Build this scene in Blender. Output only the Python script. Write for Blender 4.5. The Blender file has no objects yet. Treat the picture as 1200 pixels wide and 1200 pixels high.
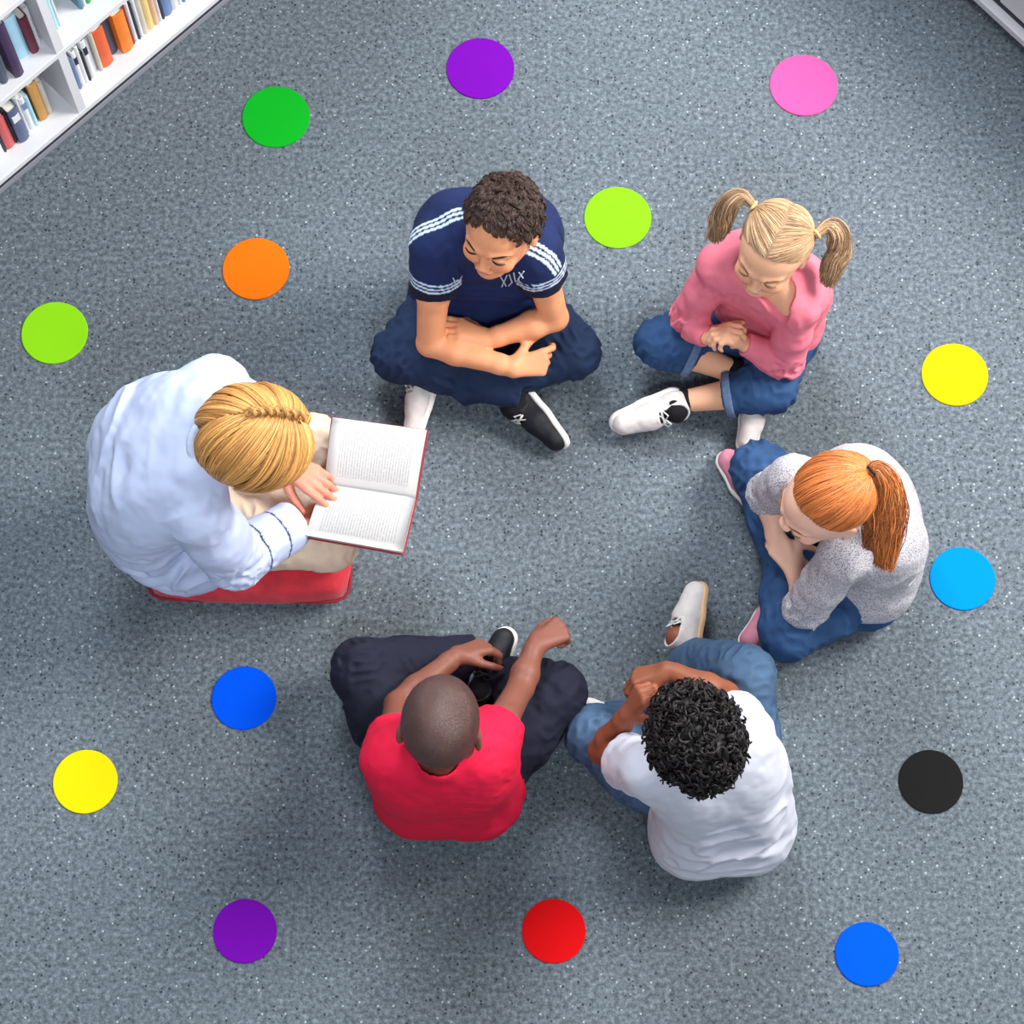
import bpy, math, random
import numpy as np
from mathutils import Vector, Matrix

# ------------------------------------------------------------------ camera, world, light, exposure
sc = bpy.context.scene
C = sc.collection
TILT = math.radians(18.0); FPX = 2700.0; CAMH = 5.0
cam_d = bpy.data.cameras.new('camera'); cam = bpy.data.objects.new('camera', cam_d); C.objects.link(cam)
cam.location = (0, 0, CAMH); cam.rotation_euler = (TILT, 0, 0)
cam_d.sensor_width = 36; cam_d.lens = 36 * FPX / 1200.0; cam_d.clip_end = 100
sc.camera = cam
w = bpy.data.worlds.new('world'); sc.world = w; w.use_nodes = True
bg = w.node_tree.nodes['Background']; bg.inputs[0].default_value = (0.86, 0.92, 1.0, 1); bg.inputs[1].default_value = 0.36
def area(name, loc, target, size, size_y, energy, col):
    l = bpy.data.lights.new(name, 'AREA'); l.shape = 'RECTANGLE'; l.size = size; l.size_y = size_y; l.energy = energy; l.color = col
    o = bpy.data.objects.new(name, l); C.objects.link(o); o.location = loc
    o.rotation_euler = (Vector(target) - Vector(loc)).to_track_quat('-Z', 'Y').to_euler(); return o
area('window_light', (3.5, 2.9, 3.9), (0.2, 1.5, 0), 2.2, 1.7, 450, (1.0, 0.97, 0.93))
area('skylight', (-0.8, 5.4, 4.9), (-.3, 2.1, 0), 2.2, 1.6, 350, (0.9, 0.95, 1.0))
lf = area('front_fill_light', (0.3, -0.9, 4.3), (-1.0, 2.7, 0.1), 1.3, 1.0, 24, (0.82, 0.91, 1.0)); lf.data.spread = math.radians(75)  # soft fill added to brighten the bookcase front, no window known there
sc.view_settings.view_transform = 'Standard'; sc.view_settings.look = 'None'
sc.view_settings.exposure = 0.0; sc.view_settings.gamma = 1.0; sc.view_settings.use_curve_mapping = False

QB, QC = 0.0028, 0.0034       # voxel of bodies and of clothes (metres)
RS = np.random.RandomState(7)

def P(px, py, z):
    """point at height z (metres) seen at pixel px, py of the 1200 frame"""
    u = (px - 600) / FPX; v = (600 - py) / FPX; c, s = math.cos(TILT), math.sin(TILT)
    d = np.array([u, s + v * c, -c + v * s]); t = (z - CAMH) / d[2]
    return np.array([d[0] * t, d[1] * t, z])
def unit(v): v = np.asarray(v, float); return v / (np.linalg.norm(v) + 1e-12)

# ------------------------------------------------------------------ materials
def nt(name):
    m = bpy.data.materials.new(name); m.use_nodes = True; t = m.node_tree
    return m, t, t.nodes['Principled BSDF']
def lin(r, g, b):
    f = lambda c: ((c / 255 + 0.055) / 1.055) ** 2.4 if c > 10 else c / 255 / 12.92
    return (f(r), f(g), f(b), 1)
def L3(r, g, b): return np.array(lin(r, g, b)[:3])
def mat(name, col, rough=0.6, bump=0.0, bscale=200, spec=0.3, var=0.0, vscale=30, sheen=0.0, attr=False, sss=0.0, weave=None):
    m, t, b = nt(name); N = t.nodes; K = t.links
    b.inputs['Roughness'].default_value = rough; b.inputs['Specular IOR Level'].default_value = spec
    tc = N.new('ShaderNodeTexCoord')
    if attr:
        a = N.new('ShaderNodeAttribute'); a.attribute_name = 'Col'; out = a.outputs['Color']
    else:
        r = N.new('ShaderNodeRGB'); r.outputs[0].default_value = col; out = r.outputs[0]
    if var > 0:
        n = N.new('ShaderNodeTexNoise'); n.inputs['Scale'].default_value = vscale; n.inputs['Detail'].default_value = 5
        K.new(tc.outputs['Object'], n.inputs['Vector'])
        mr = N.new('ShaderNodeMapRange'); mr.inputs[1].default_value = 0.3; mr.inputs[2].default_value = 0.7
        mr.inputs[3].default_value = 1 - var; mr.inputs[4].default_value = 1 + var
        K.new(n.outputs[0], mr.inputs[0])
        mx = N.new('ShaderNodeMix'); mx.data_type = 'RGBA'; mx.blend_type = 'MULTIPLY'; mx.inputs[0].default_value = 1
        cmb = N.new('ShaderNodeCombineColor')
        for i in range(3): K.new(mr.outputs[0], cmb.inputs[i])
        K.new(out, mx.inputs[6]); K.new(cmb.outputs[0], mx.inputs[7]); out = mx.outputs[2]
    if weave:
        out = weave(t, tc, out)
    K.new(out, b.inputs['Base Color'])
    if bump > 0:
        n = N.new('ShaderNodeTexNoise'); n.inputs['Scale'].default_value = bscale; n.inputs['Detail'].default_value = 3
        K.new(tc.outputs['Object'], n.inputs['Vector'])
        bp = N.new('ShaderNodeBump'); bp.inputs['Strength'].default_value = bump; bp.inputs['Distance'].default_value = 0.004
        K.new(n.outputs[0], bp.inputs['Height']); K.new(bp.outputs[0], b.inputs['Normal'])
    if sheen: b.inputs['Sheen Weight'].default_value = sheen
    if sss:
        b.inputs['Subsurface Weight'].default_value = sss; b.inputs['Subsurface Radius'].default_value = (0.02, 0.008, 0.004); b.inputs['Subsurface Scale'].default_value = 0.35
    return m

def carpet_mat():
    m, t, b = nt('grey_blue_carpet'); N = t.nodes; K = t.links
    b.inputs['Roughness'].default_value = 0.95; b.inputs['Specular IOR Level'].default_value = 0.08
    tc = N.new('ShaderNodeTexCoord')
    def ramp(src, stops):
        r = N.new('ShaderNodeValToRGB'); e = r.color_ramp.elements
        e[0].position, e[0].color = stops[0]; e[1].position, e[1].color = stops[-1]
        for p, c in stops[1:-1]:
            x = e.new(p); x.color = c
        K.new(src, r.inputs[0]); return r.outputs[0]
    n1 = N.new('ShaderNodeTexNoise'); n1.inputs['Scale'].default_value = 92; n1.inputs['Detail'].default_value = 4.0; n1.inputs['Roughness'].default_value = 0.75
    K.new(tc.outputs['Object'], n1.inputs['Vector'])
    base = ramp(n1.outputs[0], [(0.26, lin(50, 55, 59)), (0.44, lin(85, 93, 99)), (0.56, lin(104, 113, 121)), (0.76, lin(143, 154, 161))])
    v = N.new('ShaderNodeTexVoronoi'); v.inputs['Scale'].default_value = 120
    K.new(tc.outputs['Object'], v.inputs['Vector'])
    sep = N.new('ShaderNodeSeparateColor'); K.new(v.outputs['Color'], sep.inputs[0])
    def fleck(lo, hi, rad, ch):
        a = N.new('ShaderNodeMath'); a.operation = 'COMPARE'; a.inputs[1].default_value = (lo + hi) / 2; a.inputs[2].default_value = (hi - lo) / 2
        K.new(sep.outputs[ch], a.inputs[0])
        l = N.new('ShaderNodeMath'); l.operation = 'LESS_THAN'; l.inputs[1].default_value = rad; K.new(v.outputs['Distance'], l.inputs[0])
        mu = N.new('ShaderNodeMath'); mu.operation = 'MULTIPLY'; K.new(a.outputs[0], mu.inputs[0]); K.new(l.outputs[0], mu.inputs[1]); return mu.outputs[0]
    def mixc(fac, a, colr):
        x = N.new('ShaderNodeMix'); x.data_type = 'RGBA'; K.new(fac, x.inputs[0]); K.new(a, x.inputs[6]); x.inputs[7].default_value = colr; return x.outputs[2]
    base = mixc(fleck(0.0, 0.10, 0.34, 0), base, lin(52, 58, 62))
    base = mixc(fleck(0.955, 1.0, 0.30, 1), base, lin(160, 170, 170))
    K.new(base, b.inputs['Base Color'])
    bp = N.new('ShaderNodeBump'); bp.inputs['Strength'].default_value = 0.5; bp.inputs['Distance'].default_value = 0.004
    K.new(n1.outputs[0], bp.inputs['Height']); K.new(bp.outputs[0], b.inputs['Normal'])
    return m

# ------------------------------------------------------------------ mesh linking
def link_mesh(name, V, F, material, parent=None, origin=None, smooth=True, col=None):
    V = np.asarray(V, float); me = bpy.data.meshes.new(name)
    o = bpy.data.objects.new(name, me); C.objects.link(o)
    if origin is None: origin = np.zeros(3)
    Vl = V - np.asarray(origin)
    F = np.asarray(F) if not isinstance(F, list) else F
    if isinstance(F, np.ndarray):
        k = F.shape[1]; me.vertices.add(len(Vl)); me.vertices.foreach_set('co', Vl.astype(np.float32).ravel())
        me.loops.add(F.size); me.loops.foreach_set('vertex_index', F.astype(np.int32).ravel())
        me.polygons.add(len(F)); me.polygons.foreach_set('loop_start', np.arange(0, F.size, k, dtype=np.int32))
        me.polygons.foreach_set('loop_total', np.full(len(F), k, dtype=np.int32))
        me.update(calc_edges=True)
    else:
        me.from_pydata([tuple(v) for v in Vl], [], F); me.update()
    if smooth: me.polygons.foreach_set('use_smooth', np.ones(len(me.polygons), dtype=bool))
    if col is not None:
        a = me.color_attributes.new('Col', 'FLOAT_COLOR', 'POINT')
        c4 = np.ones((len(V), 4), np.float32); c4[:, :3] = col; a.data.foreach_set('color', c4.ravel())
    if material: me.materials.append(material)
    if parent is not None:
        o.parent = parent
    else: o.location = origin
    return o
def thing(name, loc, label, cat, group=None, rz=0):
    o = bpy.data.objects.new(name, None); C.objects.link(o); o.location = loc; o.rotation_euler = (0, 0, rz); o.empty_display_size = 0.1
    o['label'] = label; o['category'] = cat
    if group: o['group'] = group
    return o
def tag(o, label, cat, group=None):
    o['label'] = label; o['category'] = cat
    if group: o['group'] = group
    return o
def struct(o): o['kind'] = 'structure'; return o

class MB:
    """collects simple solids in one mesh"""
    def __init__(s): s.V = []; s.F = []
    def box(s, lo, hi, M=None, bev=0.0):
        lo = np.array(lo, float); hi = np.array(hi, float)
        if bev <= 0:
            c = np.array([[x, y, z] for x in (lo[0], hi[0]) for y in (lo[1], hi[1]) for z in (lo[2], hi[2])])
            f = [(0, 1, 3, 2), (4, 6, 7, 5), (0, 4, 5, 1), (2, 3, 7, 6), (0, 2, 6, 4), (1, 5, 7, 3)]
        else:
            c = []; idx = {}
            for i in (0, 1):
                for j in (0, 1):
                    for k in (0, 1):
                        p = np.array([(lo, hi)[i][0], (lo, hi)[j][1], (lo, hi)[k][2]]); sg = np.array([1 - 2 * i, 1 - 2 * j, 1 - 2 * k])
                        for a in range(3):
                            q = p + sg * bev; q[a] = p[a]; idx[(i, j, k, a)] = len(c); c.append(q)
            c = np.array(c); f = []
            g = lambda i, j, k, a: idx[(i, j, k, a)]
            for a in range(3):
                for s0 in (0, 1):
                    o = [b for b in range(3) if b != a]; q = []
                    for (u, v) in ((0, 0), (0, 1), (1, 1), (1, 0)):
                        t = [0, 0, 0]; t[a] = s0; t[o[0]] = u; t[o[1]] = v; q.append(g(*t, a))
                    f.append(tuple(q))
            for a in range(3):
                o = [b for b in range(3) if b != a]
                for u in (0, 1):
                    for v in (0, 1):
                        t0 = [0, 0, 0]; t0[o[0]] = u; t0[o[1]] = v; t1 = list(t0); t1[a] = 1
                        f.append((g(*t0, o[0]), g(*t1, o[0]), g(*t1, o[1]), g(*t0, o[1])))
            for i in (0, 1):
                for j in (0, 1):
                    for k in (0, 1): f.append((g(i, j, k, 0), g(i, j, k, 1), g(i, j, k, 2)))
        s.raw(c, f, M)
    def raw(s, c, f, M=None):
        c = np.asarray(c, float)
        if M is not None: c = c @ M[:3, :3].T + M[:3, 3]
        n = len(s.V); s.V += [tuple(x) for x in c]; s.F += [tuple(i + n for i in q) for q in f]
    def tube(s, pts, r, n=6, closed=False):
        pts = [np.array(p, float) for p in pts]; m = len(pts); base = len(s.V); up = np.array([0, 0, 1.0])
        for i, p in enumerate(pts):
            t = unit(pts[min(i + 1, m - 1)] - pts[max(i - 1, 0)]); a = np.cross(t, up)
            if np.linalg.norm(a) < 1e-3: a = np.cross(t, [1, 0, 0])
            a = unit(a); b = np.cross(t, a); rr = r[i] if hasattr(r, '__len__') else r
            for k in range(n):
                q = 2 * math.pi * k / n; s.V.append(tuple(p + rr * (math.cos(q) * a + math.sin(q) * b)))
        for i in range(m - 1):
            for k in range(n):
                k2 = (k + 1) % n; s.F.append((base + i * n + k, base + i * n + k2, base + (i + 1) * n + k2, base + (i + 1) * n + k))
        s.F.append(tuple(base + k for k in range(n))[::-1]); s.F.append(tuple(base + (m - 1) * n + k for k in range(n)))
    def build(s, name, m, parent=None, origin=None, smooth=False):
        o = link_mesh(name, s.V, s.F, m, parent, origin, smooth)
        import bmesh
        bm = bmesh.new(); bm.from_mesh(o.data); bmesh.ops.recalc_face_normals(bm, faces=bm.faces); bm.to_mesh(o.data); bm.free()
        return o

# ------------------------------------------------------------------ implicit surfaces
_lat = RS.rand(32, 32, 32).astype(np.float32)
def vnoise(q):
    i = np.floor(q).astype(np.int64); f = (q - i).astype(np.float32); f = f * f * (3 - 2 * f); i &= 31; j = (i + 1) & 31
    x, y, z = f[:, 0], f[:, 1], f[:, 2]; r = 0
    for a, wx in ((i[:, 0], 1 - x), (j[:, 0], x)):
        for b, wy in ((i[:, 1], 1 - y), (j[:, 1], y)):
            for c, wz in ((i[:, 2], 1 - z), (j[:, 2], z)): r = r + _lat[a, b, c] * (wx * wy * wz)
    return r
def smin(a, b, k):
    h = np.maximum(k - np.abs(a - b), 0) / k; return np.minimum(a, b) - h * h * k * 0.25
BIG = 1.0
class Fld:
    def __init__(s): s.ops = []; s.lo = np.full(3, 1e9); s.hi = np.full(3, -1e9)
    def op(s, lo, hi, fn, k, mode):
        s.ops.append((np.array(lo), np.array(hi), fn, k, mode))
        if mode == 'u': s.lo = np.minimum(s.lo, lo); s.hi = np.maximum(s.hi, hi)
    def cone(s, a, b, ra, rb=None, k=0.01, mode='u', flat=None):
        a = np.asarray(a, float); b = np.asarray(b, float); rb = ra if rb is None else rb; r = max(ra, rb)
        ba = b - a; L2 = max(ba @ ba, 1e-12)
        def fn(X, Y, Z):
            px, py, pz = X - a[0], Y - a[1], Z - a[2]
            t = np.clip((px * ba[0] + py * ba[1] + pz * ba[2]) / L2, 0, 1)
            d = np.sqrt((px - t * ba[0]) ** 2 + (py - t * ba[1]) ** 2 + (pz - t * ba[2]) ** 2) - (ra + (rb - ra) * t)
            if flat: d = -smin(-d, -((px * ba[0] + py * ba[1] + pz * ba[2]) / math.sqrt(L2) - math.sqrt(L2)), 0.004)
            return d
        s.op(np.minimum(a, b) - r, np.maximum(a, b) + r, fn, k, mode); return s
    def chain(s, pts, rs, k=0.01, mode='u', flat=False):
        for i in range(len(pts) - 1): s.cone(pts[i], pts[i + 1], rs[i], rs[i + 1], k, mode, flat and i == len(pts) - 2)
    def ell(s, c, R, rad, k=0.01, mode='u'):
        c = np.asarray(c, float); rad = np.asarray(rad, float); R = np.eye(3) if R is None else np.asarray(R)
        ext = np.sqrt(((R * rad) ** 2).sum(1))
        def fn(X, Y, Z):
            p = [X - c[0], Y - c[1], Z - c[2]]; k0 = 0; k1 = 0
            for i in range(3):
                q = (p[0] * R[0, i] + p[1] * R[1, i] + p[2] * R[2, i]) / rad[i]; k0 = k0 + q * q; k1 = k1 + (q / rad[i]) ** 2
            k0 = np.sqrt(k0); return k0 * (k0 - 1) / np.maximum(np.sqrt(k1), 1e-9)
        s.op(c - ext, c + ext, fn, k, mode); return s
    def cut(s, e, n, rad, length=0.2, keep_k=0.003):
        """remove what lies beyond the plane through e with normal n, inside a cylinder of radius rad"""
        e = np.asarray(e, float); n = unit(n)
        def fn(X, Y, Z):
            px, py, pz = X - e[0], Y - e[1], Z - e[2]; h = px * n[0] + py * n[1] + pz * n[2]
            rr = np.sqrt(np.maximum(px * px + py * py + pz * pz - h * h, 0))
            return np.maximum(np.maximum(-h, h - length), rr - rad)
        R = math.hypot(rad, length) + 0.01; s.op(e - R, e + R, fn, keep_k, 's'); return s
    def mod(s, fn): s.ops.append((None, None, fn, 0, 'm')); return s
    def shell(s, t): s.ops.append((None, None, t, 0, 'h')); return s
    def bound(s, n, e, k=0.003):
        """global half space: keep (p-e).n < 0"""
        s.ops.append((None, None, (np.asarray(n, float), np.asarray(e, float)), k, 'b')); return s
    def mesh(s, h, trim=None):
        lo = s.lo - 0.02; hi = s.hi + 0.02
        if trim is not None: lo = np.maximum(lo, trim[0]); hi = np.minimum(hi, trim[1])
        n = np.ceil((hi - lo) / h).astype(int) + 1
        ax = [(lo[i] + h * np.arange(n[i])).astype(np.float32) for i in range(3)]
        D = np.full(tuple(n), BIG, np.float32)
        for (a, b, fn, k, mode) in s.ops:
            if mode in 'usi':
                pad = k + 3 * h
                i0 = np.clip(np.floor((a - pad - lo) / h).astype(int), 0, n - 1); i1 = np.clip(np.ceil((b + pad - lo) / h).astype(int) + 1, 1, n)
                if np.any(i1 <= i0): continue
                sl = tuple(slice(i0[i], i1[i]) for i in range(3))
                X = ax[0][sl[0]][:, None, None]; Y = ax[1][sl[1]][None, :, None]; Z = ax[2][sl[2]][None, None, :]
                d = fn(X, Y, Z).astype(np.float32)
                if mode == 'u': D[sl] = smin(D[sl], d, k)
                else: D[sl] = -smin(-D[sl], d, k)
            elif mode == 'm':
                idx = np.nonzero(np.abs(D) < 0.035)
                p = np.stack([ax[i][idx[i]] for i in range(3)], 1); D[idx] += fn(p).astype(np.float32)
            elif mode == 'h': D = np.maximum(D, -(D + fn))
            elif mode == 'b':
                nn, e = fn
                g = (ax[0][:, None, None] - e[0]) * nn[0] + (ax[1][None, :, None] - e[1]) * nn[1] + (ax[2][None, None, :] - e[2]) * nn[2]
                D = np.maximum(D, g.astype(np.float32))
        D[0] = D[-1] = BIG * 0.1; D[:, 0] = D[:, -1] = BIG * 0.1; D[:, :, 0] = D[:, :, -1] = BIG * 0.1
        return nets(D, lo, h)
def nets(D, lo, h):
    S = D < 0; n = np.array(D.shape)
    cnt = np.zeros(tuple(n - 1), np.uint8)
    for i in (0, 1):
        for j in (0, 1):
            for k in (0, 1): cnt += S[i:n[0] - 1 + i, j:n[1] - 1 + j, k:n[2] - 1 + k]
    act = (cnt > 0) & (cnt < 8); I = np.stack(np.nonzero(act), 1); ids = np.full(act.shape, -1, np.int32)
    ids[act] = np.arange(len(I)); acc = np.zeros((len(I), 3)); num = np.zeros(len(I))
    cor = {}
    for i in (0, 1):
        for j in (0, 1):
            for k in (0, 1): cor[(i, j, k)] = D[I[:, 0] + i, I[:, 1] + j, I[:, 2] + k].astype(np.float64)
    for a in range(3):
        o = [b for b in range(3) if b != a]
        for u in (0, 1):
            for v in (0, 1):
                c0 = [0, 0, 0]; c0[o[0]] = u; c0[o[1]] = v; c1 = list(c0); c1[a] = 1
                d0 = cor[tuple(c0)]; d1 = cor[tuple(c1)]; m = (d0 < 0) != (d1 < 0)
                den = np.where(m, d0 - d1, 1); t = np.clip(np.where(m, d0 / den, 0), 0, 1)
                acc[:, a] += np.where(m, t, 0); acc[:, o[0]] += np.where(m, u, 0); acc[:, o[1]] += np.where(m, v, 0); num += m
    V = lo + h * (I + acc / np.maximum(num, 1)[:, None])
    Q = []
    for a in range(3):
        b, c = (a + 1) % 3, (a + 2) % 3
        s0 = [slice(1, -1)] * 3; s0[a] = slice(0, -1); s1 = list(s0); s1[a] = slice(1, None)
        A = S[tuple(s0)]; B = S[tuple(s1)]
        for flip, mm in ((False, A & ~B), (True, ~A & B)):
            E = np.stack(np.nonzero(mm), 1)
            if not len(E): continue
            off = np.array([1, 1, 1]); off[a] = 0; E = E + off
            q = []
            for (db, dc) in ((-1, -1), (0, -1), (0, 0), (-1, 0)):
                g = E.copy(); g[:, b] += db; g[:, c] += dc; q.append(ids[g[:, 0], g[:, 1], g[:, 2]])
            q = np.stack(q, 1); Q.append(q[:, ::-1] if flip else q)
    return V, np.concatenate(Q)
def relax(V, F, it=1, lam=0.5):
    for _ in range(it):
        acc = np.zeros_like(V); n = np.zeros(len(V))
        for i in range(F.shape[1]):
            a = F[:, i]; b = F[:, (i + 1) % F.shape[1]]
            for ax in range(3): acc[:, ax] += np.bincount(a, V[b, ax], len(V)) + np.bincount(b, V[a, ax], len(V))
            n += np.bincount(a, minlength=len(V)) + np.bincount(b, minlength=len(V))
        V = V + lam * (acc / np.maximum(n, 1)[:, None] - V)
    return V
def folds(center, rad, fdir, amp, per, seed=0, squash=4.0):
    """cloth folds: ridges running along fdir, fading out from center"""
    d = unit(fdir); a = unit(np.cross(d, [0.31, 0.2, 0.93])); b = np.cross(d, a); c = np.asarray(center, float)
    def fn(p):
        q = p - c; rr = np.sqrt((q * q).sum(1)); m = np.clip(1 - rr / rad, 0, 1); m = m * m * (3 - 2 * m)
        out = np.zeros(len(p), np.float32); s = m > 0
        if s.any():
            q = q[s]; u = np.stack([q @ a / per, q @ b / per, q @ d / (per * squash)], 1) + seed * 7.31
            n = vnoise(u); out[s] = (amp * 1.5 * m[s] * (np.abs(2 * n - 1) * 2 - 0.6)).astype(np.float32)
        return out
    return fn
def rumple(amp, per, seed=0, st=(1, 1, 1)):
    st = np.array(st, float)
    def fn(p): return (amp * (vnoise(p * st / per + seed * 3.7) - 0.5) * 2 + amp * 0.4 * (vnoise(p * st / (per * 0.45) + seed) - 0.5) * 2)
    return fn

# ------------------------------------------------------------------ people
def frame(fwd, up=(0, 0, 1), roll=0.0):
    f = unit(fwd); l = unit(np.cross(up, f)); u = np.cross(f, l)
    if roll: l, u = l * math.cos(roll) + u * math.sin(roll), u * math.cos(roll) - l * math.sin(roll)
    return np.stack([l, f, u], 1)
class Head:
    RAD = np.array([0.077, 0.096, 0.089]); C0 = np.array([0, -0.004, 0.022])
    def __init__(s, c, fwd, size, roll=0.0): s.c = np.asarray(c, float); s.R = frame(fwd, roll=roll); s.s = size
    def w(s, q): return s.c + (np.asarray(q, float) * s.s) @ s.R.T
    def loc(s, p): return ((np.asarray(p) - s.c) @ s.R) / s.s
    def surf(s, d, off=0.0):
        d = np.asarray(d, float); d = d / np.linalg.norm(d, axis=-1, keepdims=True)
        r = 1 / np.sqrt(((d / s.RAD) ** 2).sum(-1, keepdims=True)); return s.C0 + d * (r + (off if np.isscalar(off) else np.asarray(off)[..., None]))
def sculpt_head(F, h, nb, neck_r, ears=True):
    w, s, R = h.w, h.s, h.R
    F.ell(w(h.C0), R, h.RAD * s, 0.01)
    F.ell(w([0, 0.036, -0.03]), R, np.array([0.062, 0.056, 0.078]) * s, 0.02 * s)
    F.cone(w([0, 0.03, -0.05]), w([0, 0.064, -0.096]), 0.05 * s, 0.022 * s, 0.02 * s)
    for sg in (-1, 1):
        F.cone(w([sg * 0.05, 0.0, -0.055]), w([sg * 0.02, 0.058, -0.098]), 0.02 * s, 0.014 * s, 0.02 * s)
        F.ell(w([sg * 0.034, 0.068, -0.036]), R, np.array([0.026, 0.022, 0.026]) * s, 0.015 * s)
        F.cone(w([sg * 0.014, 0.089, 0.018]), w([sg * 0.046, 0.072, 0.016]), 0.009 * s, 0.007 * s, 0.014 * s)
        F.cone(w([sg * 0.03, 0.104, -0.002]), w([sg * 0.038, 0.098, -0.002]), 0.013 * s, 0.012 * s, 0.012 * s, 's')
        F.ell(w([sg * 0.0315, 0.0775, 0.0045]), R, np.array([0.0165, 0.0165, 0.0095]) * s, 0.003)
        F.ell(w([sg * 0.0315, 0.0760, -0.0125]), R, np.array([0.0165, 0.0140, 0.0065]) * s, 0.003)
        F.ell(w([sg * 0.0105, 0.1, -0.034]), R, np.array([0.007, 0.009, 0.007]) * s, 0.005 * s)
        F.ell(w([sg * 0.007, 0.104, -0.0405]), R, np.array([0.0035, 0.004, 0.004]) * s, 0.003, 's')
        if ears:
            E = R @ np.array([[math.cos(sg * .35), -math.sin(sg * .35), 0], [math.sin(sg * .35), math.cos(sg * .35), 0], [0, 0, 1]])
            F.ell(w([sg * 0.0765, -0.012, -0.010]), E, np.array([0.008, 0.019, 0.03]) * s, 0.006)
            F.ell(w([sg * 0.086, -0.008, -0.004]), E, np.array([0.006, 0.010, 0.018]) * s, 0.004, 's')
            F.ell(w([sg * 0.078, -0.004, -0.034]), E, np.array([0.006, 0.008, 0.009]) * s, 0.005)
    F.cone(w([0, 0.087, 0.006]), w([0, 0.1, -0.028]), 0.0065 * s, 0.0088 * s, 0.008 * s)
    F.ell(w([0, 0.1025, -0.030]), R, np.array([0.01, 0.009, 0.008]) * s, 0.006 * s)
    F.ell(w([0, 0.088, -0.062]), R, np.array([0.024, 0.010, 0.006]) * s, 0.005 * s)
    F.ell(w([0, 0.087, -0.0715]), R, np.array([0.02, 0.010, 0.0065]) * s, 0.004 * s)
    F.cone(w([-0.018, 0.099, -0.0665]), w([0.018, 0.099, -0.0665]), 0.003 * s, 0.003 * s, 0.003, 's')
    F.ell(w([0, 0.074, -0.1]), R, np.array([0.018, 0.013, 0.014]) * s, 0.012 * s)
    F.chain([w([0, -0.022, -0.04]), (w([0, -0.03, -0.085]) + nb) / 2, nb], [neck_r * 1.08, neck_r * 0.98, neck_r * 1.1], 0.02 * s)
def head_tint(h, skin, lip, brow=None):
    cs = [(h.w([0, 0.095, -0.067]), 0.021 * h.s, lip, 0.75, np.array([1.0, 1.0, 2.9])), (h.w([0.04, 0.075, -0.035]), 0.03 * h.s, skin * np.array([1.08, .86, .84]), .5, None),
          (h.w([-0.04, 0.075, -0.035]), 0.03 * h.s, skin * np.array([1.08, .86, .84]), .5, None)]
    def fn(V, col):
        for (c, r, cc, st, an) in cs:
            q = (V - c) @ h.R
            if an is not None: q = q * an
            m = np.clip(1 - (q ** 2).sum(1) / r ** 2, 0, 1)[:, None]; m = np.clip(m * 2.0, 0, 1) * st
            col[:] = col * (1 - m) + cc * m
        return col
    return fn
def eyes(h, parent, org, iris, brow_mat, M, lid=0.45):
    for sg in (-1, 1):
        c = h.w([sg * 0.0315, 0.0785, -0.0035]); r = 0.0128 * h.s; V = []; F = []; nu, nv = 16, 10; cols = []
        gz = unit(h.R @ np.array([0, 1, -0.35]))
        for i in range(nv + 1):
            for j in range(nu):
                a = math.pi * i / nv; b = 2 * math.pi * j / nu
                d = np.array([math.sin(a) * math.cos(b), math.cos(a), math.sin(a) * math.sin(b)]); wd = h.R @ d
                V.append(c + wd * r); t = math.degrees(math.acos(np.clip(wd @ gz, -1, 1)))
                cols.append((0.01, 0.008, 0.008) if t < 13 else (iris if t < 29 else (0.75, 0.73, 0.7)))
        for i in range(nv):
            for j in range(nu): F.append((i * nu + j, i * nu + (j + 1) % nu, (i + 1) * nu + (j + 1) % nu, (i + 1) * nu + j))
        link_mesh('eye', V, F, M['eye'], parent, org, True, np.array(cols))
        mb = MB(); n = 13       # upper lash line and brow
        mb2 = MB()
        arc = [h.w([sg * (0.0315 + 0.017 * math.cos(math.pi * t / 12)), 0.0945 - 0.010 * abs(math.cos(math.pi * t / 12)) ** 2, -0.0035 + 0.003 * math.sin(math.pi * t / 12)]) for t in range(n)]
        mb2.tube(arc, [0.0007 + 0.0014 * math.sin(math.pi * t / 12) for t in range(n)], 5)
        mb2.build('eyelash', brow_mat, parent, org, True)
        for t in range(26):
            u = t / 25; x = 0.012 + 0.038 * u; y = 0.1 - 0.55 * (x - 0.012) ** 2 / 0.05 - 0.009 * u; z = 0.0165 + 0.009 * math.sin(u * 2.3) - 0.004 * u
            for kk in range(3):
                p = np.array([sg * x, y - 0.0015, z + (kk - 1) * 0.0022]); q = p + np.array([sg * 0.006, -0.0015, 0.0018 - 0.003 * u])
                mb.tube([h.w(p), h.w(q)], [0.0007, 0.0004], 3)
        mb.build('eyebrow', brow_mat, parent, org, True)
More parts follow.
